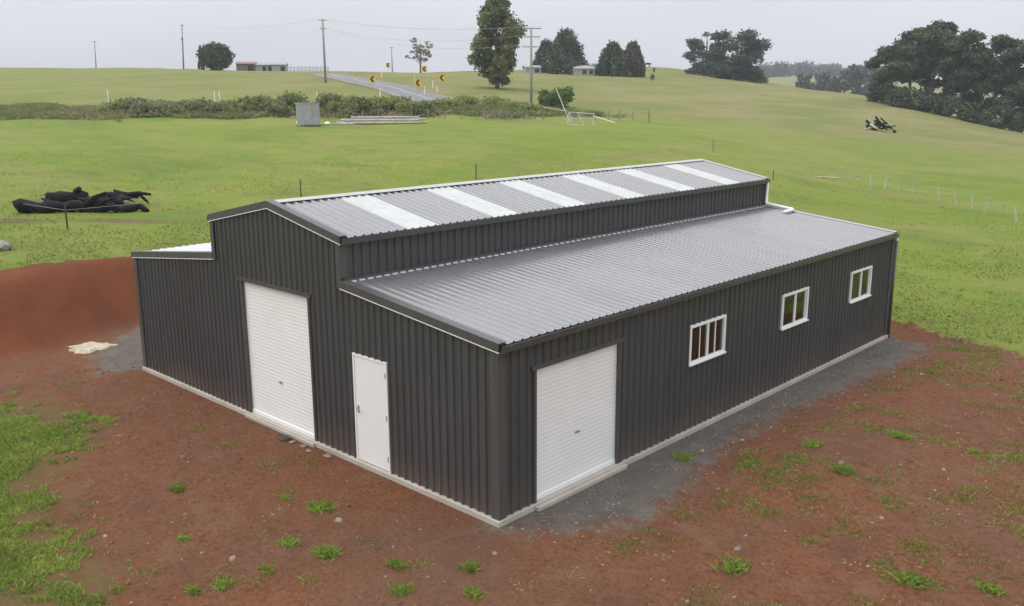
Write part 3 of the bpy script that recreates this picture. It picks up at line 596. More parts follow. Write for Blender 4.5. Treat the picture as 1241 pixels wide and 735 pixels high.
def make_tree(name, label, cat, loc, H, style, R, n_leaf, leaf, mat, seed, group=None, trunk_r=None, sink=0.0, squash=1.0):
    """a tapered trunk with limbs running to leaf clumps"""
    rng = np.random.default_rng(seed); pr = random.Random(seed)
    x, y = loc; root = tag(empty(name, (x, y, g1z(x, y)-sink), pr.uniform(0, 6.28) if style not in ('gum', 'macro') else YAW), label, cat, group)
    tr = trunk_r or H*0.022; cl = []
    if style == 'gum':
        prof = lambda t: np.interp(t, [0.0, 0.1, 0.25, 0.45, 0.6, 0.75, 0.9, 1.0], [0.10, 0.35, 0.80, 1.0, 0.92, 0.72, 0.48, 0.2])
        for i in range(46):
            t = 0.08 + 0.9*(i+pr.random())/46; an = i*2.4 + pr.uniform(-.5, .5); w_ = R*prof(t); q = pr.uniform(0.35, 0.86); rc = max(0.6, R*pr.uniform(0.20, 0.34)*(0.5+0.5*prof(t)))
            cl.append(((math.cos(an)*w_*q, math.sin(an)*w_*q, t*H*0.93), (rc, rc, rc*pr.uniform(0.75, 1.15)), 1.0))
    elif style == 'cone':
        for i in range(70):
            t = 0.02 + 0.94*(i/70); w_ = R*min(1, (1-t)**0.62*1.06)*min(1, 0.72+t*2.2); an = i*2.4+pr.uniform(-.4, .4); q = pr.uniform(0.60, 0.86); rc = R*pr.uniform(0.17, 0.27)*(1-0.45*t)
            cl.append(((math.cos(an)*w_*q, math.sin(an)*w_*q, t*H), (rc, rc, rc*1.5), 1.0))
    elif style == 'macro':
        for i in range(52):
            t = pr.uniform(0.22, 0.95) if i > 12 else pr.uniform(0.04, 0.3); w_ = R*np.interp(t, [0, .2, .45, .7, .9, 1], [.62, .72, 1, .95, .7, .3]); an = i*2.4+pr.uniform(-.6, .6); q = math.sqrt(pr.uniform(0.1, 0.85)); rc = R*pr.uniform(0.14, 0.26)
            cl.append(((math.cos(an)*w_*q, math.sin(an)*w_*q, t*H*0.95), (rc*1.25, rc*1.25, rc*0.62), 1.0))
    elif style == 'pine':
        for i in range(38):
            t = pr.uniform(0.42, 0.98) if pr.random() < 0.76 else pr.uniform(0.12, 0.5); w_ = R*np.interp(t, [0, .35, .6, .8, 1], [.5, .6, 1, .95, .35]); an = i*2.4+pr.uniform(-.6, .6); q = math.sqrt(pr.uniform(0.05, 0.95)); rc = R*pr.uniform(0.20, 0.36)
            cl.append(((math.cos(an)*w_*q, math.sin(an)*w_*q, t*H*0.95), (rc*1.15, rc*1.15, rc*0.7), 1.0))
    elif style == 'ball':
        for i in range(60):
            z_ = 1-2*(i+0.5)/60; an = i*2.4; q = math.sqrt(1-z_*z_)*R*0.8*pr.uniform(0.85, 1.08)
            cl.append(((math.cos(an)*q, math.sin(an)*q, H*0.5+z_*H*0.40), (R*0.26, R*0.26, R*0.24), 1.0))
    elif style == 'sparse':
        for i in range(22):
            t = pr.uniform(0.35, 1.0); an = i*2.4; w_ = R*np.interp(t, [.3, .6, 1], [.7, 1, .7]); q = math.sqrt(pr.random()); rc = R*pr.uniform(0.12, 0.24)
            cl.append(((math.cos(an)*w_*q, math.sin(an)*w_*q, t*H*0.95), (rc*1.3, rc*1.3, rc*0.7), 1.0))
    else:                                                   # bush
        for i in range(26):
            t = pr.uniform(0.05, 0.85); w_ = R*math.sqrt(max(0.05, 1-t*t*0.9)); an = i*2.4+pr.uniform(-.5, .5); q = pr.uniform(0.3, 0.82); rc = R*pr.uniform(0.2, 0.34)
            cl.append(((math.cos(an)*w_*q, math.sin(an)*w_*q*squash, t*H*0.9), (rc, rc, min(rc, H*0.3)), 1.0))
    # trunk and limbs
    mb = MB(); top = H*(0.9 if style != 'bush' else 0.5); m_ = 7; pts = []; lean = pr.uniform(-.03, .03)
    for i in range(m_):
        t = i/(m_-1); pts.append((lean*H*t+pr.uniform(-1, 1)*tr*0.5*t, pr.uniform(-1, 1)*tr*0.6*t, -0.3-sink*0+t*(top+0.3)))
    mb.tube(pts, [tr*(1.25-1.1*(i/(m_-1))) for i in range(m_)], 8)
    for c_, r_, _ in cl[::2] if style != 'cone' else cl[::9]:
        z0 = max(0.06*H, c_[2]*pr.uniform(0.5, 0.8)) if style != 'macro' else H*pr.uniform(0.08, 0.25); p0 = (lean*z0, 0, z0)
        pm = (c_[0]*0.5, c_[1]*0.5, (z0+c_[2])/2+0.04*H); rr0 = tr*0.42*(1-0.5*z0/H)
        mb.tube([p0, pm, c_], [rr0, rr0*0.65, rr0*0.2], 5, cap=False)
    mb.build('trunk', M['bark'], root, True)
    vol = np.array([r_[0]*r_[1]*r_[2] for _, r_, _ in cl])**0.67; cnt = np.maximum(8, (n_leaf*vol/vol.sum())).astype(int)
    P_ = np.concatenate([clump_points(c_, r_, k, rng) for (c_, r_, _), k in zip(cl, cnt)])
    P_[:, 2] = np.maximum(P_[:, 2], 0.05)
    V, F = leaf_cloud(P_, leaf, rng, 0.25 if style in ('macro', 'pine') else 0.0)
    bulk('crown', V, F, mat, root)
    return root
def blades(pts, h, wd, rng, lean=0.5):
    """upright tapering grass blades (2 triangles as one folded quad) rooted at pts (n,3)"""
    n = len(pts); an = rng.uniform(0, 6.283, n); hh = h*rng.uniform(0.5, 1.3, n); ww = wd*rng.uniform(0.6, 1.4, n)
    dx = np.cos(an); dy = np.sin(an); le = rng.normal(0, lean, (n, 2))*hh[:, None]
    a = pts + np.stack([-dy*ww, dx*ww, 0*an-0.01], 1); b = pts + np.stack([dy*ww, -dx*ww, 0*an-0.01], 1)
    m1 = pts + np.stack([le[:, 0]*0.4+dy*ww*.7, le[:, 1]*0.4-dx*ww*.7, hh*0.6], 1); t = pts + np.stack([le[:, 0], le[:, 1], hh], 1)
    V = np.stack([a, b, m1, t], 1).reshape(-1, 3); return V, np.arange(4*n).reshape(n, 4)
def ground_pts(x, y): return np.stack([x, y, G(x, y)], 1)
def at_d(px, d, dx=0, dy=0):
    x, y = pd(px, d); return x+dx, y+dy

# ------------------------------------------------------------------ road
ctl = [(396, 186), (408, 178), (424, 170), (452, 158), (484, 146), (512, 134), (548, 125), (600, 121), (680, 122)]
cp = [Vector((*pd(px, d), 0)) for px, d in ctl]; path = []
for i in range(len(cp)-1):
    p0, p1, p2, p3 = cp[max(i-1, 0)], cp[i], cp[i+1], cp[min(i+2, len(cp)-1)]
    for k in range(12):
        t = k/12; path.append(0.5*((2*p1)+(p2-p0)*t+(2*p0-5*p1+4*p2-p3)*t*t+(3*p1-p0-3*p2+p3)*t**3))
path.append(cp[-1])
def strip(name, o0, o1, lift, mat, nx=7, i0=0, i1=None):
    pp = path[i0:i1]; V = []; F = []
    for i, p in enumerate(pp):
        t = (pp[min(i+1, len(pp)-1)]-pp[max(i-1, 0)]).normalized(); nrm = Vector((-t.y, t.x, 0))
        for k in range(nx): q = p + nrm*(o0+(o1-o0)*k/(nx-1)); V.append((q.x, q.y, g1z(p.x, p.y)*0.25+g1z(q.x, q.y)*0.75+lift))
    for i in range(len(pp)-1):
        for k in range(nx-1): a = i*nx+k; F.append((a, a+1, a+nx+1, a+nx))
    me = bpy.data.meshes.new(name); me.from_pydata(V, [], F); me.materials.append(mat); me.update()
    return link(name, me)
g = N('asphalt'); a = g.noise(0.4, 5); b = g.noise(9, 3); g.set(g.mix(g.rng(b, .3, .7, 0, .5), g.mix(a, (0.155, 0.155, 0.158), (0.20, 0.20, 0.203)), (0.12, 0.12, 0.125)), 0.85); M['asphalt'] = g.m
M['shoulder'] = plain('orange_gravel_shoulder', (0.21, 0.17, 0.10), 0.95, var=0.25, scale=0.8)
M['line'] = plain('worn_white_road_paint', (0.42, 0.42, 0.40), 0.7, var=0.2)
tag(strip('road_shoulder', -3.8, 3.8, 0.03, M['shoulder']), 'gravel edges of the bending road', None, None, 'structure')
tag(strip('road', -3.2, 3.2, 0.06, M['asphalt']), 'grey asphalt road bending over the rise', None, None, 'structure')
tag(strip('road_marking', -0.12, 0.12, 0.075, M['line'], 2), 'white centre line of the road', None, None, 'structure')
tag(strip('road_marking', -2.95, -2.82, 0.075, M['line'], 2), 'white edge line of the road', None, None, 'structure')

# ------------------------------------------------------------------ trees
T = make_tree
T('gum_tree', 'tall lobed gum tree standing alone beside the power pole', 'tree', pd(604, 152), 15.4, 'gum', 4.9, 12000, 0.28, M['leaf_gum'], 11, trunk_r=0.32)
T('cypress_tree', 'round clipped dark tree on the left skyline', 'tree', pd(264, 222), 6.2, 'ball', 4.1, 5200, 0.26, M['leaf_cypress'], 12)
T('cypress_tree', 'thin dark spire touching the round skyline tree', 'tree', pd(246, 224), 5.8, 'cone', 1.0, 900, 0.22, M['leaf_cypress'], 13)
T('sparse_tree', 'thin sparse grey tree behind the curve signs', 'tree', pd(511, 232), 8.6, 'sparse', 3.6, 900, 0.24, M['leaf_grey'], 14, trunk_r=0.22)
T('cypress_tree', 'large pointed cypress, tallest behind the big power pole', 'tree', pd(687, 240), 10.8, 'cone', 6.4, 8000, 0.32, M['leaf_cypress'], 15)
T('cypress_tree', 'smaller grey green cypress leaning on the large pointed one', 'tree', pd(664, 246), 8.4, 'cone', 4.4, 4600, 0.30, M['leaf_macro'], 16)
T('cypress_tree', 'dense green cypress, left of the close pair on the hill', 'tree', pd(744, 236), 8.2, 'cone', 5.2, 7000, 0.30, M['leaf_cypress'], 17)
T('cypress_tree', 'brownish cypress, right of the close pair on the hill', 'tree', pd(768, 238), 8.6, 'cone', 4.1, 5600, 0.30, M['leaf_brown'], 18)
T('macrocarpa_tree', 'wide dark spreading tree, larger of two on the ridge', 'tree', pd(893, 268), 14.2, 'macro', 9.8, 15000, 0.36, M['leaf_macro'], 19, trunk_r=0.5)
T('macrocarpa_tree', 'open branched spreading tree left of the wide ridge tree', 'tree', pd(857, 276), 13.2, 'macro', 7.2, 7000, 0.34, M['leaf_macro'], 20, trunk_r=0.4)
T('ridge_bush', 'dark round bush at the foot of the wide ridge tree', 'bush', pd(918, 264), 4.0, 'bush', 3.2, 1800, 0.28, M['leaf_cypress'], 21)
T('round_bush', 'large dark green bush right of the big power pole', 'bush', pd(680, 124), 3.0, 'bush', 2.2, 2200, 0.17, M['leaf_bush'], 22)
T('round_bush', 'smaller light green bush beside the large dark bush', 'bush', pd(661, 126), 2.3, 'bush', 1.3, 1000, 0.15, M['leaf_bramble'], 23)
pines = [(1080, 196, 13.0, 5.0, 'pine with low dark skirt at the left end of the pine belt'), (1102, 203, 17.0, 5.2, 'tall rounded pine second from the left in the pine belt'), (1128, 197, 19.0, 5.6, 'full green pine left of the tallest crown in the belt'),
         (1143, 206, 20.5, 5.0, 'tallest pine, its round top above the whole belt'), (1163, 193, 18.0, 4.8, 'bushy pine just right of the tallest crown'), (1183, 198, 20.0, 4.4, 'high crowned pine with bare stems left of the gap'), (1203, 190, 19.0, 4.8, 'flat topped pine right of the gap of bare trunks'),
         (1226, 186, 17.6, 4.8, 'sloping crowned pine near the right edge of the picture'), (1248, 184, 16.0, 4.8, 'lower pine cut by the right edge of the picture')]
for i, (px, d, h, r_, lb) in enumerate(pines):
    T('pine_tree', lb, 'tree', pd(px, d), h, 'pine', r_, 11000, 0.32, M['leaf_pine'], 40+i, 'pine belt on the right', trunk_r=0.30)
for i, (px, d, h, r_) in enumerate([(1064, 198, 4.5, 3.0), (1090, 191, 4.2, 3.0), (1112, 190, 4.5, 3.2), (1135, 188, 4.0, 2.8), (1152, 186, 4.6, 2.8), (1176, 184, 4.4, 2.8), (1194, 182, 4.0, 2.6), (1212, 180, 5.0, 2.8), (1236, 178, 4.4, 2.6)]):
    T('understorey_bush', ORD[i] + ' from the left of the dark bushes under the pine belt', 'bush', pd(px, d), h, 'bush', r_, 1500, 0.32, M['leaf_pine'], 60+i, 'low growth under the pines')
for i, (px, d, h, r_, lb) in enumerate([(975, 420, 11, 5, 'low hazy tree at the left end of the middle distance row'), (994, 428, 13, 6, 'rounded hazy tree, second in the middle distance row'), (1013, 420, 12, 6, 'low hazy tree in the centre of the middle distance row'),
        (1033, 415, 16, 5.5, 'taller hazy pine left of the tallest in the row'), (1048, 410, 18, 6, 'tallest hazy pine beside the pine belt'), (1066, 412, 17, 6, 'hazy pine half hidden by the pine belt')]):
    T('distant_tree', lb, 'tree', pd(px, d), h, 'bush' if i < 3 else 'pine', r_, 1800, 0.55, M['leaf_far'], 80+i, 'hazy row beyond the ridge')
# far wood on the horizon: one mass
rng = np.random.default_rng(5); C_ = []
for i in range(150):
    px = 905 + 185*rng.random(); d = 850 + 120*rng.random(); x, y = pd(px, d); h = rng.uniform(7, 13)*(1.0 if px < 1000 else 0.9)
    for q in range(4): C_.append(clump_points((x+rng.normal()*2, y+rng.normal()*2, g1z(x, y)+h*(0.3+0.2*q)), (4.5, 4.5, 3), 26, rng))
V, F = leaf_cloud(np.concatenate(C_), 1.1, rng); tag(bulk('far_wood', V, F, M['leaf_far']), 'blue grey wood along the far ridge', 'wood', None, 'stuff')

# hedge bank of brambles, bracken and long grass along the boundary
hb = [(142, 3.4, 1.7, 0), (160, 3.8, 2.2, 1), (182, 4.2, 2.4, 1), (205, 3.6, 2.0, 1), (222, 3.0, 1.7, 0), (240, 3.6, 2.0, 1), (262, 3.4, 1.9, 1), (284, 3.2, 2.0, 0), (304, 3.4, 2.2, 1), (322, 3.0, 2.4, 0), (340, 3.4, 2.7, 1), (357, 3.4, 3.0, 0), (402, 3.2, 2.8, 1), (420, 3.6, 2.7, 0), (440, 3.6, 2.6, 1), (462, 3.8, 2.5, 0), (484, 3.4, 2.4, 1), (505, 3.4, 2.1, 0), (545, 3.6, 1.8, 0), (572, 4.2, 1.9, 0), (600, 4.0, 1.9, 0), (628, 3.4, 1.6, 0)]
for i, (px, r_, h, k) in enumerate(hb):
    T('hedge_shrub', ('pale green bramble', 'brown tinged bracken')[k] + ' mound, ' + ORD[i] + ' from the left in the hedge bank', 'shrub', pd(px, 112+1.6*math.sin(i*1.7)+(5 if px > 520 else 0)), h*0.86, 'bush', r_*0.82, 1700, 0.19, (M['leaf_bramble'], M['leaf_dead'])[k], 100+i, ('green mounds of the hedge bank', 'brown mounds of the hedge bank')[k])

# ------------------------------------------------------------------ power poles and lines
def pole(label, px, d, h, r0=0.16, arms=(), extra=None):
    x, y = pd(px, d); root = tag(empty('power_pole', (x, y, g1z(x, y)), YAW+0.12), label, 'power pole', 'power poles across the paddocks')
    MB().tube([(0, 0, -0.5), (0, 0, h*0.5), (0, 0, h)], [r0*1.1, r0*0.95, r0*0.75], 10).build('shaft', M['pole'], root, True)
    for z, wd, off in arms:
        a_ = MB().box(-wd+off, wd+off, -0.05, 0.05, z-0.06, z+0.06).build('crossarm', M['pole'], root)
        for q in (-0.92, -0.45, 0.45, 0.92):
            MB().tube([(q*wd+off, 0, z+0.06), (q*wd+off, 0, z+0.13), (q*wd+off, 0, z+0.22)], [0.03, 0.05, 0.03], 6).build('insulator', M['white_post'], a_)
    if extra == 'transformer':
        MB().tube([(0, -0.38, h*0.66), (0, -0.38, h*0.66+0.9)], [0.24, 0.24], 10).build('transformer', M['steelgrey'], root, True)
    if px < 390: root.rotation_euler.y = rad(2.5)
    return root, (x, y, g1z(x, y))
p_big, b_big = pole('grey power pole with three crossarms right of the tall gum tree', 645, 117, 10.2, 0.17, ((10.1, 1.15, 0.1), (9.1, 1.0, 0.1), (7.9, 0.95, -0.1)))
p_396, b_396 = pole('tall single power pole left of the road', 396, 160, 10.6, 0.20, ((10.3, 0.8, 0), (8.9, 0.55, 0)))
p_225, b_225 = pole('power pole with a transformer left of the round tree', 224, 226, 10.4, 0.18, ((10.2, 0.5, 0),), 'transformer')
p_118, b_118 = pole('thin power pole farthest left on the skyline', 118, 250, 7.4, 0.14, ((7.2, 0.6, 0),))
p_477, b_477 = pole('short distant pole beyond the road bend', 477, 236, 6.6, 0.14, ((6.4, 0.5, 0),))
def cable(label, a, b, sag, r=0.013):
    a = Vector(a); b = Vector(b); pts = [a.lerp(b, t/16) - Vector((0, 0, sag*4*(t/16)*(1-t/16))) for t in range(17)]
    tag(MB().tube(pts, [r]*17, 5).build('power_cable', M['wire']), label, 'cable', 'power cables')
def arm_pt(b, z, off):
    return (b[0]+math.cos(YAW+0.12)*off, b[1]+math.sin(YAW+0.12)*off, b[2]+z+0.24)
cable('upper left power cable from the three arm pole to the pole by the road', arm_pt(b_big, 10.1, -0.95), arm_pt(b_396, 10.3, -0.6), 0.9)
cable('upper right power cable from the three arm pole to the pole by the road', arm_pt(b_big, 10.1, 1.1), arm_pt(b_396, 10.3, 0.6), 0.9)
cable('middle power cable from the three arm pole to the pole by the road', arm_pt(b_big, 9.1, -0.8), arm_pt(b_396, 8.9, -0.4), 1.4)
cable('lowest power cable from the three arm pole to the pole by the road', arm_pt(b_big, 7.9, -0.9), arm_pt(b_396, 8.9, 0.4), 1.6)
cable('power cable between the road pole and the transformer pole', arm_pt(b_396, 10.3, -0.6), arm_pt(b_225, 10.2, 0.3), 1.2)

# ------------------------------------------------------------------ road signs and guide posts
def chevron(label, px, d, zc, size=0.95, flip=False):
    x, y = pd(px, d); root = tag(empty('chevron_sign', (x, y, g1z(x, y)), YAW+0.1), label, 'road sign', 'curve chevron signs')
    MB().tube([(0, 0.05, -0.3), (0, 0.05, zc+size*0.4)], [0.035, 0.035], 6).build('post', M['steelgrey'], root)
    s = size/2; MB().box(-s, s, -0.012, 0.012, zc-s*1.1, zc+s*1.1).build('board', M['yellow'], root)
    t = 0.36*size; mb = MB(); y0, y1 = -0.024, -0.013
    for sg in (1, -1):
        q = [(-s*0.78, zc), (-s*0.78+t, zc), (s*0.42+t*0.4, zc+sg*s*0.95), (s*0.42-t*0.6, zc+sg*s*0.95)]
        n = len(mb.v); mb.v += [(a, y0, b) for a, b in q] + [(a, y1, b) for a, b in q]; mb.f += [(n, n+1, n+2, n+3), (n+7, n+6, n+5, n+4)] + [(n+i, n+4+i, n+4+(i+1) % 4, n+(i+1) % 4) for i in range(4)]
    mb.build('chevron', M['sign_black'], root)
chevron('yellow chevron sign at the left side of the road bend', 453, 146, 1.5, 0.98)
chevron('yellow chevron sign at the right side of the road bend', 508, 142, 1.4, 0.98)
chevron('upper small yellow chevron sign beyond the road bend', 516, 180, 1.7, 0.98)
chevron('yellow chevron sign farthest right of the road bend', 537, 152, 1.5, 0.98)
chevron('smallest chevron sign high beside the far road', 472, 205, 1.6, 0.9)
gp = [(133, 124, 1.1), (268, 121, 1.1), (262, 124, .8), (386, 121, .9), (462, 134, 1.1), (464, 176, 1.3), (516, 137, 1.1), (504, 160, 1.2), (526, 150, 1.1), (531, 142, .9)]
for i, (px, d, h) in enumerate(gp):
    x, y = pd(px, d); lb = ('white guide post alone above the hedge at far left', 'taller white guide post of the pair above the hedge', 'shorter white guide post of the pair above the hedge', 'white guide post above the hedge behind the zinc box',
        'white guide post at the near left edge of the road', 'white guide post far up the left road edge', 'white guide post at the near right edge of the road', 'white guide post by the right hand chevron sign', 'white guide post between the two right chevron signs', 'short white guide post in the orange road shoulder')[i]
    o = tag(empty('guide_post', (x, y, g1z(x, y)-0.1)), lb, 'guide post', 'white guide posts along the road')
    MB().box(-0.07, 0.07, -0.03, 0.03, 0, h+0.9 if px < 400 else h+0.2).build('post', M['white_post'], o)
    MB().box(-0.045, 0.045, -0.036, -0.031, h*0.85, h).build('reflector', M['rust'], o)

# ------------------------------------------------------------------ farm buildings on the skyline
def farm_shed(name, label, px, d, wd, dp, h, wall, roof, rz=0.15, pitch=0.5, bays=3):
    x, y = pd(px, d); root = tag(empty(name, (x, y, g1z(x, y)-0.2), YAW+rz), label, 'farm building', 'distant farm buildings')
    MB().box(-wd/2, wd/2, -dp/2, dp/2, 0, h).build('wall', wall, root)
    r_ = MB(); k = [(-0.0, -dp/2-0.25, h-0.02), (0, 0, h+pitch), (0, dp/2+0.25, h-0.02), (0, dp/2+0.25, h+0.05), (0, 0, h+pitch+0.08), (0, -dp/2-0.25, h+0.05)]
    r_.extrude(k, (-wd/2-0.2, 0, 0), (wd/2+0.2, 0, 0)); r_.build('roof', roof, root)
    for i in range(bays):
        c_ = -wd/2 + wd*(i+0.5)/bays; MB().box(c_-wd/bays*0.3, c_+wd/bays*0.3, -dp/2-0.03, -dp/2-0.002, 0.25 if i else 0, h*0.78).build('window' if i else 'door', M['black'] if i else wall, root)
    return root
farm_shed('farm_shed', 'rusty red shed at the left of the skyline buildings', 301, 232, 4.6, 4, 1.9, M['rust'], M['rust'], bays=2)
farm_shed('farm_shed', 'grey open sided shed second on the left skyline', 323, 232, 4.0, 4, 1.7, M['farwall'], M['farroof'], bays=3)
farm_shed('farm_shed', 'pale grey shed third on the left skyline', 341, 230, 3.4, 4, 1.8, M['farwall'], M['farroof'], bays=2)
farm_shed('farm_house', 'low white roofed house between the hillside cypresses', 707, 236, 5.2, 5, 1.6, M['farwall'], M['farwall'], bays=3, pitch=0.8)
farm_shed('farm_house', 'small grey outbuilding right of the white roofed house', 722, 238, 3.2, 4, 2.4, M['farwall'], M['farroof'], bays=2)
farm_shed('farm_house', 'low grey roof partly hidden left of the cypresses', 646, 238, 4.0, 4, 1.5, M['farwall'], M['farroof'], bays=2)
yard = tag(empty('stock_yard', (*pd(374, 228), 0)), 'pale rail stock yard right of the skyline sheds', 'fence'); yx, yy = pd(374, 228); yard.location.z = g1z(yx, yy)-0.2; yard.rotation_euler.z = YAW
for i in range(12): MB().box(-5+i*0.92-0.05, -5+i*0.92+0.05, -0.05, 0.05, 0, 1.5).build('post', M['post'], yard)
for z in (0.55, 0.95, 1.35): MB().box(-5.1, 5.3, -0.075, -0.052, z-0.06, z+0.06).build('rail', M['farwall'], yard)

# ------------------------------------------------------------------ boundary fence, gate, zinc box, timber
def fence(label, pts, h, mat, wires=3, leanv=0.08, seed=1, r=0.06):
    pr = random.Random(seed); x0, y0 = pts[0]; root = tag(empty('wire_fence', (x0, y0, g1z(x0, y0))), label, 'fence'); tops = []
    for i, (x, y) in enumerate(pts):
        z = g1z(x, y)-root.location.z; hh = h*pr.uniform(0.8, 1.12); lx, ly = pr.gauss(0, leanv), pr.gauss(0, leanv)
        MB().tube([(x-x0, y-y0, z-0.2), (x-x0+lx*hh, y-y0+ly*hh, z+hh)], [r, r*0.85], 6, 0.1, pr).build('post', mat, root); tops.append((x-x0, y-y0, z, lx*hh, ly*hh, hh))
    for k in range(wires):
        f = 0.4+0.55*k/max(1, wires-1); MB().tube([(a+lx*f, b+ly*f, z+hh*f) for a, b, z, lx, ly, hh in tops], [0.005]*len(tops), 4).build('wire', M['wire'], root)
    return root
fp = [(953, 208), (986, 214), (1019, 219), (1055, 227), (1071, 230), (1090, 234), (1106, 238), (1139, 245), (1159, 250), (1178, 254), (1194, 259), (1214, 264), (1233, 270), (1262, 278)]
fence('wire fence of pale leaning posts crossing the right paddock', [hit(*p) for p in fp], 0.95, M['pale_post'], 3, 0.16, 3, 0.045)
fence('low wire fence along the foot of the hedge bank', [pd(px, 107) for px in range(400, 680, 20)], 1.1, M['post'], 3, 0.06, 4, 0.05)
fence('old fence of grey rails and posts right of the gate', [pd(px, 108+0.05*(px-690)) for px in (722, 738, 752, 768, 787)], 1.2, M['post'], 2, 0.08, 5, 0.06)
x, y = hit(1000, 217); tag(MB().tube([(-1.2, 0, 0.12), (0, 0.1, 0.1), (1.1, 0.05, 0.08)], [0.06, 0.055, 0.05], 7).build('fallen_post', M['pale_post']), 'pale post lying flat in the right paddock grass', 'post'); bpy.data.objects['fallen_post'].location = (x, y, g1z(x, y)); bpy.data.objects['fallen_post'].rotation_euler.z = YAW-0.5
def stake(label, px, py, h, mat, r=0.035, lean=(0, 0), name='steel_picket'):
    x, y = hit(px, py); o = MB().tube([(0, 0, -0.2), (lean[0], lean[1], h)], [r, r*0.9], 6).build(name, mat); o.location = (x, y, g1z(x, y)); tag(o, label, 'post'); return o, (x, y)
pk, pk1 = stake('rusty steel picket in front of the charred logs', 82, 278, 1.0, M['picket'], 0.035)
stake('dark steel picket behind the left end of the raised roof', 365, 241, 0.95, M['picket'], 0.03)
stake('dark steel picket behind the middle of the raised roof', 577, 218, 0.95, M['picket'], 0.035)
stake('thin dark post just right of the raised roof end', 937, 219, 0.7, M['picket'], 0.03)
stake('pale short stake leaning near the fallen post', 1027, 221, 0.5, M['pale_post'], 0.05, (0.25, 0.05), 'leaning_stake')
stake('dark post standing alone on the hillside above the shed', 864, 184, 1.0, M['post'], 0.05, (0, 0), 'fence_post')
stake('dark post right of the old rails', 787, 150, 1.1, M['post'], 0.07, (0, 0), 'fence_post')
# electric fence tape past the picket
a_ = hit(18, 255); b_ = hit(185, 253); x, y = pk1; zt = g1z(x, y)+0.75
tag(MB().tube([(a_[0], a_[1], g1z(*a_)+0.35), (x, y, zt), (b_[0], b_[1], g1z(*b_)+0.3)], [0.008]*3, 4).build('fence_wire', M['wire']), 'thin wire strung across the charred logs', 'wire')
# gate propped among the poles
x, y = hit(703, 152); gate = tag(empty('farm_gate', (x, y, g1z(x, y)-0.05), YAW-0.22), 'white metal mesh gate propped upright in the grass', 'gate')
gate.rotation_euler.x = -0.22; gate.rotation_euler.y = 0.07
M['gate_grey'] = plain('dull_white_gate_pipe', (0.56, 0.56, 0.54), 0.5, var=0.1)
gw, gh = 1.42, 1.42
for a, b in (((-gw, 0, 0.05), (gw, 0, 0.05)), ((-gw, 0, gh), (gw, 0, gh)), ((-gw, 0, 0.05), (-gw, 0, gh)), ((gw, 0, 0.05), (gw, 0, gh)), ((-gw*.3, 0, gh), (gw*.3, 0, 0.05)), ((-gw, 0, gh), (-gw*.6, 0, 0.3))):
    MB().tube([a, b], [0.035, 0.035], 6).build('frame_bar', M['gate_grey'], gate)
for k in range(1, 16): q = -gw+2*gw*k/16; MB().tube([(q, 0.01, 0.05), (q, 0.01, gh)], [0.008, 0.008], 4).build('mesh_wire', M['wire'], gate)
for k in range(1, 8): q = 0.05+(gh-0.05)*k/8; MB().tube([(-gw, 0.014, q), (gw, 0.014, q)], [0.008, 0.008], 4).build('mesh_wire', M['wire'], gate)
def lpole(name, label, p0, p1, r, mat):
    tag(MB().tube([p0, p1], [r, r*0.85], 7).build(name, mat), label, 'pole')
gx, gy = x, y; R3 = lambda s, z, f=0: (gx+math.cos(YAW)*s-math.sin(YAW)*f, gy+math.sin(YAW)*s+math.cos(YAW)*f, g1z(gx, gy)+z)
lpole('leaning_pole', 'thin pale pole leaning steeply over the mesh gate', R3(-1.1, 0.3, 0.4), R3(-2.7, 4.1, 0.9), 0.045, M['white_post'])
lpole('lying_pole', 'white pole lying in the grass right of the mesh gate', R3(1.5, 0.95, 0.1), R3(3.9, 0.25, 0.0), 0.07, M['white_post'])
lpole('lying_pole', 'pale rail propped left of the mesh gate', R3(-1.4, 1.5, 0.3), R3(-4.0, 1.95, 1.0), 0.06, M['pale_post'])
# zinc box
x, y = hit(378, 153.5); box = tag(empty('zinc_cabinet', (x, y, g1z(x, y)), YAW+0.62), 'square weathered zinc box standing before the hedge bank', 'cabinet')
MB().box(-0.95, 0.95, 0.0, 1.7, 0.12, 2.35).build('body', M['gal_box'], box)
MB().box(-1.02, 1.02, -0.07, 1.77, 2.352, 2.43).build('lid', M['gal_box'], box)
MB().box(-1.0, 1.0, -0.05, 1.75, 0.0, 0.118).build('base_frame', M['black'], box)
for i, (a, b, c0, c1) in enumerate([(0.06, 0.90, 1.15, 2.25), (0.06, 0.90, 0.22, 1.1), (-0.9, 0.0, 0.22, 2.25)]):
    MB().box(a, b, -0.03, -0.002, c0, c1).build('panel', (M['farwall'], M['gal_box'], M['gal_box'])[i], box)
MB().box(-0.981, -0.952, 0.25, 1.45, 0.25, 2.2).build('side_panel', M['farroof'], box)
rk = random.Random(9); M['clod'] = plain('dark_earth_clod', (0.06, 0.042, 0.03), 0.95, bump=0.5); M['mortar'] = plain('stained_mortar', (0.22, 0.17, 0.12), 0.95, var=0.3, bump=0.4)
def rock(name, label, cat, loc, size, mat, seed, group=None, sq=(1, 1, .6)):
    rg = np.random.default_rng(seed); mb = MB(); me = bpy.data.meshes.new(name)
    import bmesh
    bm = bmesh.new(); bmesh.ops.create_icosphere(bm, subdivisions=2, radius=1)
    for v in bm.verts:
        n_ = 1+0.22*math.sin(3.1*v.co.x+seed)+0.18*math.sin(4.3*v.co.y-seed*2)+rg.uniform(-.08, .08); v.co = Vector((v.co.x*sq[0]*n_, v.co.y*sq[1]*n_, v.co.z*sq[2]*n_))*size
    bm.to_mesh(me); bm.free(); me.materials.append(mat); o = link(name, me); o.location = loc; tag(o, label, cat, group); return o
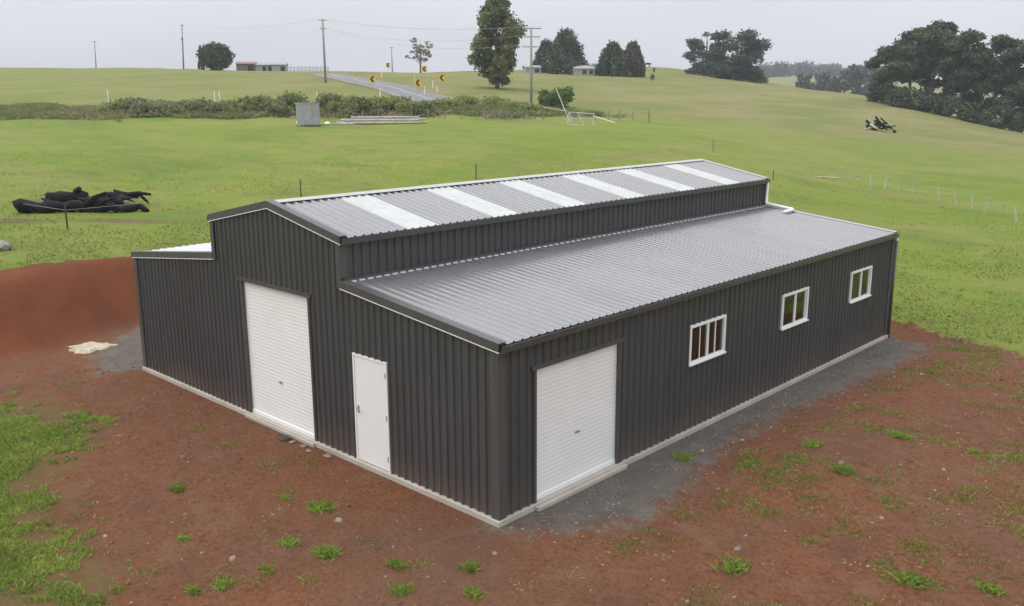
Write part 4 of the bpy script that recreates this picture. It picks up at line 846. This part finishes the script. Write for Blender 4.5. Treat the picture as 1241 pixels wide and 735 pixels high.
for i, (px, py) in enumerate([(362, 150), (365, 153), (397, 151)]):
    x, y = hit(px, py); rock('pale_rock', ('pale lump left of the zinc box', 'low pale lump at the left foot of the zinc box', 'pale lump right of the zinc box')[i], 'rock', (x, y, g1z(x, y)+0.1), 0.3, M['white_post'], 20+i)
# pile of silvered beams
x, y = hit(462, 151); zz = g1z(x, y); ux, uy = math.cos(YAW+0.03), math.sin(YAW+0.03); vx, vy = -uy, ux
beams = [(-0.3, 0.0, .12, 9.0, .16), (0.1, .38, .13, 8.4, .16), (-0.5, .75, .14, 8.8, .15), (0.3, 1.1, .14, 9.2, .16), (0.0, .2, .40, 8.2, .15), (0.5, .6, .42, 8.6, .15), (-0.6, .95, .44, 7.8, .15), (0.4, .45, .70, 7.4, .14)]
for i, (s, f, z, ln, r_) in enumerate(beams):
    a = rk.uniform(-.02, .02); o = MB().tube([(-ln/2, -a*ln, 0), (0, 0, 0.02), (ln/2, a*ln, rk.uniform(-.03, .1))], [r_, r_, r_*0.9], 6, 0.06, rk).build('timber_beam', M['timber']); o.location = (x+ux*s+vx*f, y+uy*s+vy*f, zz+z+0.03); o.rotation_euler.z = YAW+0.03
    tag(o, ('front bottom beam of the silvered timber pile', 'second bottom beam of the silvered timber pile', 'third bottom beam of the silvered timber pile', 'rearmost bottom beam of the silvered timber pile', 'front beam of the middle layer of the timber pile', 'centre beam of the middle layer of the timber pile', 'rear beam of the middle layer of the timber pile', 'single topmost beam of the silvered timber pile')[i], 'timber', 'pile of silvered beams')
x, y = hit(410, 152); tag(MB().tube([(-2.2, 0, 0.1), (1.6, 0.2, 0.12)], [0.09, 0.08], 6).build('loose_plank', M['timber']), 'thin loose plank between the zinc box and timber pile', 'timber'); bpy.data.objects['loose_plank'].location = (x, y, g1z(x, y)); bpy.data.objects['loose_plank'].rotation_euler.z = YAW

# ------------------------------------------------------------------ charred logs, rock, sand heap, rubble
def log(name, label, px0, py0, px1, py1, r0, r1, seed, lift=0.0, wob=0.12, n=14, cat='log', parent=None):
    pr = random.Random(seed); a = hit(px0, py0); b = hit(px1, py1); root = tag(empty(name, (a[0], a[1], g1z(*a))), label, cat); pts = []; rs = []
    for i in range(n):
        t = i/(n-1); x = a[0]+(b[0]-a[0])*t; y = a[1]+(b[1]-a[1])*t; r_ = r0+(r1-r0)*t; r_ *= 1+pr.uniform(-.13, .13)
        pts.append((x-a[0]+pr.uniform(-wob, wob)*0.5, y-a[1]+pr.uniform(-wob, wob)*0.5, g1z(x, y)-root.location.z+r_*0.8+lift+pr.uniform(-wob, wob)*0.4)); rs.append(r_)
    MB().tube(pts, rs, 12, 0.20, pr).build('trunk', M['char'], root, True)
    return root, pts
lg, pts = log('charred_log', 'long charred log lying on the grass, lowest of the heap', 22, 259, 178, 257, 0.30, 0.15, 3, 0.0, 0.32, 18)
for i, (k, dx, dy, dz, r_) in enumerate([(5, -0.6, -0.4, 0.35, 0.08), (9, 0.9, 0.7, 0.75, 0.12), (10, 1.3, 0.4, 0.55, 0.10)]):
    p = pts[k]; MB().tube([p, (p[0]+dx*0.5, p[1]+dy*0.5, p[2]+dz*0.7), (p[0]+dx, p[1]+dy, p[2]+dz)], [r_*1.5, r_, r_*0.5], 8, 0.15, rk).build('branch_stub', M['char'], lg, True)
lg2, pts = log('charred_log', 'short thick charred log lying on top of the long one', 59, 251, 107, 250, 0.29, 0.23, 4, 0.20, 0.05, 8)
p = pts[5]; MB().tube([p, (p[0]+0.1, p[1], p[2]+0.3), (p[0]+0.25, p[1]+.1, p[2]+0.44)], [0.22, 0.16, 0.09], 8, 0.2, rk).build('branch_stub', M['char'], lg2, True)
pr_q = random.Random(14)
lg3, pts = log('charred_log', 'forked charred branch at the right end of the heap', 124, 249, 168, 247, 0.19, 0.12, 5, 0.26, 0.10, 9)
for dx, dy, dz in ((0.9, 0.7, 0.05), (0.75, 0.65, -0.35), (-0.5, -0.4, 0.25)):
    p = pts[6]; MB().tube([p, (p[0]+dx*0.5, p[1]+dy*0.5, p[2]+0.12), (p[0]+dx, p[1]+dy, p[2]+dz)], [0.14, 0.10, 0.06], 8, 0.2, rk).build('branch', M['char'], lg3, True)
for q in range(9):
    p = pts[pr_q.randrange(1, 8)]; an = pr_q.uniform(-0.9, 0.9)+YAW; ln = pr_q.uniform(0.5, 1.3)*(1 if q % 3 else -1); dz = pr_q.uniform(-.45, .15)
    MB().tube([p, (p[0]+math.cos(an)*ln*0.5, p[1]+math.sin(an)*ln*0.5, p[2]+dz*0.4+pr_q.uniform(-.08, .12)), (p[0]+math.cos(an)*ln, p[1]+math.sin(an)*ln, p[2]+dz)], [0.085, 0.06, 0.025], 7, 0.25, pr_q).build('branch', M['char'], lg3, True)
log('charred_log', 'slim charred log behind the middle of the heap', 95, 253, 150, 252, 0.22, 0.16, 6, 0.15, 0.08, 9)
x, y = hit(3, 303); rock('grey_rock', 'grey rock in the grass at the left edge', 'rock', (x, y, g1z(x, y)+0.12), 0.32, M['rock'], 31)
# sand heap
x, y = hit(114, 421); rg = np.random.default_rng(7); V = [(0, 0, 0.06)]; F = []; nA = 40
for j, q in enumerate((0.35, 0.7, 1.0)):
    for k in range(nA):
        an = 2*math.pi*k/nA; rr0 = q*(0.62+0.10*math.sin(3*an+1)+0.07*math.sin(7*an)+0.05*math.sin(13*an)+rg.uniform(-.09, .09)); px_, py_ = rr0*math.cos(an)*1.15, rr0*math.sin(an)*0.85
        V.append((px_, py_, (0.055, 0.035, -0.03)[j]+rg.uniform(-.012, .012)))
for k in range(nA): k2 = (k+1) % nA; F.append((0, 1+k, 1+k2)); F += [(1+j*nA+k, 1+(j+1)*nA+k, 1+(j+1)*nA+k2, 1+j*nA+k2) for j in (0, 1)]
me = bpy.data.meshes.new('sand_heap'); me.from_pydata(V, [], F); me.materials.append(M['sand']); o = link('sand_heap', me); o.location = (x, y, g1z(x, y)+0.01); tag(o, 'low spread of pale sand on the red dirt at left', 'sand'); o.rotation_euler.z = YAW
for i, (px, py, sz, mt) in enumerate([(343, 532, .15, 'char'), (354, 537, .07, 'c'), (368, 542, .07, 'c'), (375, 548, .06, 'c'), (398, 554, .08, 'c')]):
    x, y = hit(px, py); M_ = M['clod'] if mt == 'char' else M['mortar']
    rock('rubble_piece', ('dark largest lump by the tall roller door sill', 'pale broken piece next to the dark lump', 'pale broken piece below the roller door edge', 'small pale piece of rubble', 'flat piece nearest the white hinged door')[i] + ('' if i in (0,) else ' on the red dirt'), 'rubble', (x, y, g1z(x, y)+0.02), sz, M_, 50+i, 'rubble by the roller door', (1.3, 0.8, 0.35))

# ------------------------------------------------------------------ dead timber and stump in the right paddock, cattle
x, y = hit(1064, 159); dt = tag(empty('dead_timber', (x, y, g1z(x, y)), YAW), 'tangled heap of black and bleached dead branches', 'branch heap'); pr = random.Random(4); dt.scale = (1.35, 1.35, 1.6)
for i in range(17):
    c_ = (pr.uniform(-1.1, 1.2), pr.uniform(-.5, .5), pr.uniform(0.15, 0.7)); dx, dy, dz = pr.uniform(0.3, 0.9), pr.uniform(-.3, .3), pr.uniform(-0.65, 0.35); r_ = pr.uniform(0.05, 0.13)
    MB().tube([(c_[0]-dx, c_[1]-dy, max(0.08, c_[2]-dz)), c_, (c_[0]+dx, c_[1]+dy, max(0.08, c_[2]+dz))], [r_, r_, r_*0.6], 7, 0.15, pr).build('branch', M['char'] if i % 3 else M['timber'], dt, True)
x, y = hit(1084, 161); rock('tree_stump', 'small black stump right of the dead branches', 'stump', (x, y, g1z(x, y)+0.15), 0.32, M['char'], 77)
def cow(label, px, d, rz):
    x, y = pd(px, d); me = bpy.data.meshes.new('cow'); me.from_pydata(*[[(-.8, 0, 1.1), (-.3, 0, 1.08), (.3, 0, 1.08), (.75, 0, 1.15), (1.05, 0, 1.2), (1.3, 0, 1.0), (1.5, 0, .82), (-.75, .2, .6), (-.7, .2, 0), (-.75, -.2, .6), (-.8, -.2, 0), (.7, .2, .55), (.72, .2, 0), (.7, -.2, .55), (.66, -.2, 0), (-.98, 0, .95), (-1.0, 0, .5)],
        [(0, 1), (1, 2), (2, 3), (3, 4), (4, 5), (5, 6), (0, 7), (7, 8), (0, 9), (9, 10), (3, 11), (11, 12), (3, 13), (13, 14), (0, 15), (15, 16)], []])
    me.materials.append(M['cow']); o = link('cow', me); o.location = (x, y, g1z(x, y)+0.04); o.rotation_euler.z = rz; sk = o.modifiers.new('s', 'SKIN')
    for i, r_ in enumerate([.30, .36, .36, .32, .20, .17, .10, .13, .06, .13, .06, .11, .06, .11, .06, .04, .04]): me.skin_vertices[0].data[i].radius = (r_, r_)
    me.skin_vertices[0].data[1].use_root = True; ss = o.modifiers.new('u', 'SUBSURF'); ss.levels = 1; ss.render_levels = 1
    tag(o, label, 'cow', 'cattle on the hill')
cow('black cow standing highest on the hill crest right of the cypresses', 786, 312, YAW+0.2); cow('black cow end on below the highest cow', 794, 262, YAW+1.4); cow('black cow just right of the brownish cypress', 792, 224, YAW+1.2); cow('black cow left of the spreading ridge trees', 836, 262, YAW+3.0)

# ------------------------------------------------------------------ grass as real blades
rng = np.random.default_rng(21)
def polar(n, px0, px1, d0, d1, power=1.0):
    th = np.arctan((rng.uniform(px0, px1, n)-620.5)/1121.0); d = d0*(d1/d0)**(rng.random(n)**power)
    return CAM[0]+FH[0]*d+RH[0]*d*np.tan(th), CAM[1]+FH[1]*d+RH[1]*d*np.tan(th)
def indirt(x, y): return sdist(x, y, DIRT) + 0.45*vnoise(x, y, 0.8, 8) + 0.3*vnoise(x, y, 0.25, 9)
# pasture turf, thinning out with distance
def keep_far(x, y, d1, d2): d = fdist(x, y); return rng.random(len(x)) < np.clip((d2-d)/(d2-d1), 0, 1)
x, y = polar(200000, -120, 1360, 21, 130, 1.0); k = (indirt(x, y) < -0.05) & (vnoise(x, y, 1.6, 11)+0.6*vnoise(x, y, 0.45, 12)+0.6*vnoise(x, y, 6, 13) > -0.1) & keep_far(x, y, 25, 125); x, y = x[k], y[k]
V, F = blades(ground_pts(x, y), 0.055, 0.020, rng, 0.9); tag(bulk('pasture_grass', V, F, M['blade']), 'short green turf of the paddocks', 'grass', None, 'stuff')
x, y = polar(90000, -120, 1360, 21, 90, 0.9); k = (indirt(x, y) < 0.0) & (vnoise(x, y, 3.6, 14)+0.7*vnoise(x, y, 0.8, 15) > 0.55) & keep_far(x, y, 25, 85); x, y = x[k], y[k]
V, F = blades(ground_pts(x, y), 0.07, 0.014, rng, 0.8); tag(bulk('lush_grass', V, F, M['blade_lush']), 'longer bright green tufts through the paddocks', 'grass', None, 'stuff')
# long rank grass on the hedge bank and the verge, ragged and clumped
for nm, mt, sd_n, cnt, hh, lb in (('rank_grass', 'blade_rough', 16, 90000, 0.62, 'long rank grass on the hedge bank'), ('bleached_grass', 'blade_dry', 26, 26000, 0.55, 'bleached seeding grass through the hedge bank')):
    x, y = polar(cnt, -80, 790, 103, 124); d = fdist(x, y); pxv = 620.5+1121*((x-CAM[0])*RH[0]+(y-CAM[1])*RH[1])/d
    core = 1-np.abs(d-113-3*np.clip((pxv-480)/200, 0, 1))/8.5 - 0.9*np.clip((pxv-600)/160, 0, 1) + 0.35*vnoise(x, y, 6.0, sd_n) + 0.35*vnoise(x, y, 1.7, sd_n+1)
    k = core > 0.30+0.25*rng.random(len(x)); x, y, core = x[k], y[k], core[k]
    V, F = blades(ground_pts(x, y), 1.0, 0.06, rng, 0.45); Vq = V.reshape(-1, 4, 3); z0 = Vq[:, :1, 2].copy(); Vq[:, :, 2] = z0 + (Vq[:, :, 2]-z0)*(hh*np.clip(0.35+core, 0.3, 1.3))[:, None]
    tag(bulk(nm, Vq.reshape(-1, 3), F, M[mt]), lb, 'grass', None, 'stuff')
# pale dry fringe where the paddock meets the dirt
x = rng.uniform(-1, 12, 26000); y = rng.uniform(11, 20, 26000); sd_f = sdist(x, y, DIRT)+0.5*vnoise(x, y, 0.9, 31); k = (np.abs(sd_f+0.1) < 0.42*rng.random(len(x))) & (vnoise(x, y, 0.7, 32) > -0.3); x, y = x[k], y[k]
V, F = blades(ground_pts(x, y), 0.07, 0.012, rng, 1.0); tag(bulk('dry_fringe', V, F, M['blade_dry']), 'pale dry grass fringe at the right edge of the dirt', 'grass', None, 'stuff')
# foreground patch and weeds on the dirt
x = rng.uniform(-16, -1, 140000); y = rng.uniform(-9, -1.8, 140000); k = np.clip(sdist(x, y, PATCH), -2, 0.9)*0.8 + 0.55*vnoise(x, y, 1.0, 18) + 0.55*vnoise(x, y, 0.33, 19) + 0.3*vnoise(x, y, 0.12, 20) > 0.25; x, y = x[k], y[k]
V, F = blades(ground_pts(x, y), 0.075, 0.008, rng, 0.6); tag(bulk('foreground_grass', V, F, M['blade_lush']), 'patchy green grass creeping over the dirt at lower left', 'grass', None, 'stuff')
cx = rng.uniform(-14, 10, 5000); cy = rng.uniform(-8, 16, 5000); dn = np.where(cx > 1.5, 0.8, 0.06)*(0.55+vnoise(cx, cy, 1.6, 41)); k = (rng.random(5000) < dn) & (sdist(cx, cy, DIRT) > 0.4) & (sdist(cx, cy, GRAVEL) < -0.3) & ~((cx > -13) & (cx < .5) & (cy > -.6)); cx, cy = cx[k], cy[k]
bx = np.repeat(cx, 45)+rng.normal(0, 0.13, len(cx)*45); by = np.repeat(cy, 45)+rng.normal(0, 0.11, len(cx)*45)
V, F = blades(ground_pts(bx, by), 0.05, 0.007, rng, 0.9); tag(bulk('scattered_weeds', V, F, M['blade']), 'thin green weeds sprouting on the red dirt', 'weeds', None, 'stuff')
cx = rng.uniform(-13, 10, 1500); cy = rng.uniform(-8, 16, 1500); dn = np.where(cx > 1.5, 0.7, 0.2); k = (rng.random(1500) < dn) & (sdist(cx, cy, DIRT) > 0.2) & (sdist(cx, cy, GRAVEL) < 0) & ~((cx > -13) & (cx < .3) & (cy > -.3)); cx, cy = cx[k], cy[k]
bx = np.repeat(cx, 9)+rng.normal(0, 0.09, len(cx)*9); by = np.repeat(cy, 9)+rng.normal(0, 0.09, len(cx)*9)
V, F = blades(ground_pts(bx, by), 0.018, 0.009, rng, 3.0); tag(bulk('straw_litter', V, F, M['blade_dry']), 'flecks of dry straw scattered over the dirt', 'straw', None, 'stuff')
# single tufts that stand out
tp_ = [(215, 595), (222, 654), (345, 605), (388, 617), (351, 660), (397, 673), (480, 686), (484, 718), (570, 690), (573, 721), (272, 710), (234, 718), (324, 692), (905, 565), (1090, 530), (1022, 572), (985, 540), (1180, 548), (890, 690), (1200, 716), (1105, 705)]
for i, (px, py) in enumerate(tp_ + [(829, 556)]):
    x, y = hit(px, py); fs = rng.uniform(0.55, 1.25); n = int(150*fs); bx = np.clip(rng.normal(0, 0.085, n), -.16, .16); by = np.clip(rng.normal(0, 0.085, n), -.16, .16)
    bx *= fs; by *= fs*rng.uniform(0.6, 1.0); V, F = blades(np.stack([bx, by, G(bx+x, by+y)-g1z(x, y)], 1), 0.09*fs, 0.006, rng, 0.7); o = bulk('grass_tuft', V, F, M['blade_lush']); o.location = (x, y, g1z(x, y))
    if i < len(tp_): tag(o, 'green grass tuft, ' + ORD[sorted(tp_).index((px, py))] + ' from the left of the single tufts on red dirt', 'grass tuft', 'single tufts on the dirt')
    else: tag(o, 'bright green tuft growing in the grey gravel strip', 'grass tuft')
# stones
nS_ = 5200; cx = np.concatenate([rng.uniform(-15, 9, nS_), rng.uniform(0.1, 2.2, 900)]); cy = np.concatenate([rng.uniform(-8, 16, nS_), rng.uniform(0, 16, 900)])
k = (sdist(cx, cy, DIRT) > 0.2) & ~((cx > -12.9) & (cx < .2) & (cy > -.2)); cx, cy = cx[k], cy[k]; n = len(cx)
t_ = (1+5**.5)/2; ico = np.array([(-1, t_, 0), (1, t_, 0), (-1, -t_, 0), (1, -t_, 0), (0, -1, t_), (0, 1, t_), (0, -1, -t_), (0, 1, -t_), (t_, 0, -1), (t_, 0, 1), (-t_, 0, -1), (-t_, 0, 1)])/1.9
icf = np.array([(0, 11, 5), (0, 5, 1), (0, 1, 7), (0, 7, 10), (0, 10, 11), (1, 5, 9), (5, 11, 4), (11, 10, 2), (10, 7, 6), (7, 1, 8), (3, 9, 4), (3, 4, 2), (3, 2, 6), (3, 6, 8), (3, 8, 9), (4, 9, 5), (2, 4, 11), (6, 2, 10), (8, 6, 7), (9, 8, 1)])
sz = 0.009*np.exp(rng.normal(0, 0.6, n)); P3 = ground_pts(cx, cy); V = P3[:, None, :] + ico[None]*sz[:, None, None]*np.array([1, 1, .7])*rng.uniform(0.7, 1.3, (n, 12, 1)); F = (icf[None]+12*np.arange(n)[:, None, None]).reshape(-1, 3)
Vp, Fp = V, F; nC = 7000; cx = rng.uniform(-17, 9, nC); cy = rng.uniform(-8, 16, nC); k = (sdist(cx, cy, DIRT) > 0.2) & (sdist(cx, cy, GRAVEL) < 0) & ~((cx > -12.9) & (cx < .2) & (cy > -.2)) & (vnoise(cx, cy, 1.4, 61) + rng.random(nC)*0.8 > 0.1); cx, cy = cx[k], cy[k]; n = len(cx)
sz = 0.016*np.exp(rng.normal(0, 0.5, n)); P3 = ground_pts(cx, cy); V = P3[:, None, :] + ico[None]*sz[:, None, None]*np.array([1, 1, .6])*rng.uniform(0.65, 1.35, (n, 12, 1)); F = (icf[None]+12*np.arange(n)[:, None, None]).reshape(-1, 3)
M['earth'] = foliage('red_earth_clod', (0.075, 0.034, 0.019), (0.115, 0.052, 0.030), 2.0, 0.0); tag(bulk('earth_clods', V.reshape(-1, 3), F, M['earth']), 'crumbled red earth clods over the pad', 'clods', None, 'stuff'); V, F = Vp, Fp
nG = 6000; cx = rng.uniform(-17, 1.9, nG); cy = rng.uniform(-1, 16, nG); cx[:4500] = rng.uniform(0.1, 1.8, 4500); k = np.maximum(sdist(cx, cy, GRAVEL), sdist(cx, cy, GRAVEL2)) + 0.35*rng.normal(size=nG) > 0; k &= ~((cx > -12.8) & (cx < .09) & (cy > -.09)); cx, cy = cx[k], cy[k]; n = len(cx)
sz = 0.013*np.exp(rng.normal(0, 0.45, n)); P3 = ground_pts(cx, cy); V2 = P3[:, None, :] + ico[None]*sz[:, None, None]*np.array([1, 1, .7])*rng.uniform(0.7, 1.3, (n, 12, 1)); F2 = (icf[None]+12*np.arange(n)[:, None, None]).reshape(-1, 3)
M['metal_stone'] = foliage('crushed_grey_stone', (0.075, 0.070, 0.063), (0.16, 0.152, 0.14), 4.0, 0.0); tag(bulk('crushed_gravel', V2.reshape(-1, 3), F2, M['metal_stone']), 'loose grey gravel stones along the shed wall', 'gravel', None, 'stuff')
M['pebble'] = foliage('mixed_pebble', (0.10, 0.06, 0.045), (0.22, 0.17, 0.13), 3.0, 0.0)
tag(bulk('loose_stones', V.reshape(-1, 3), F, M['pebble']), 'small loose stones and clods on the dirt pad', 'stones', None, 'stuff')

# ------------------------------------------------------------------ the moist air that pales the far trees
hz = MB().box(-2750, 2750, -2750, 2750, -14, 48).build('haze', None); hz.location = (CAM[0], CAM[1], 0); tag(hz, 'thin pale air over the whole valley', 'haze', None, 'stuff')
hm = bpy.data.materials.new('pale_air'); hm.use_nodes = True; ht = hm.node_tree; ht.nodes.clear(); ho = ht.nodes.new('ShaderNodeOutputMaterial'); hv = ht.nodes.new('ShaderNodeVolumePrincipled')
hv.inputs['Color'].default_value = (0.86, 0.90, 0.97, 1); hv.inputs['Density'].default_value = 0.00034; ht.links.new(hv.outputs[0], ho.inputs['Volume']); hz.data.materials.append(hm)
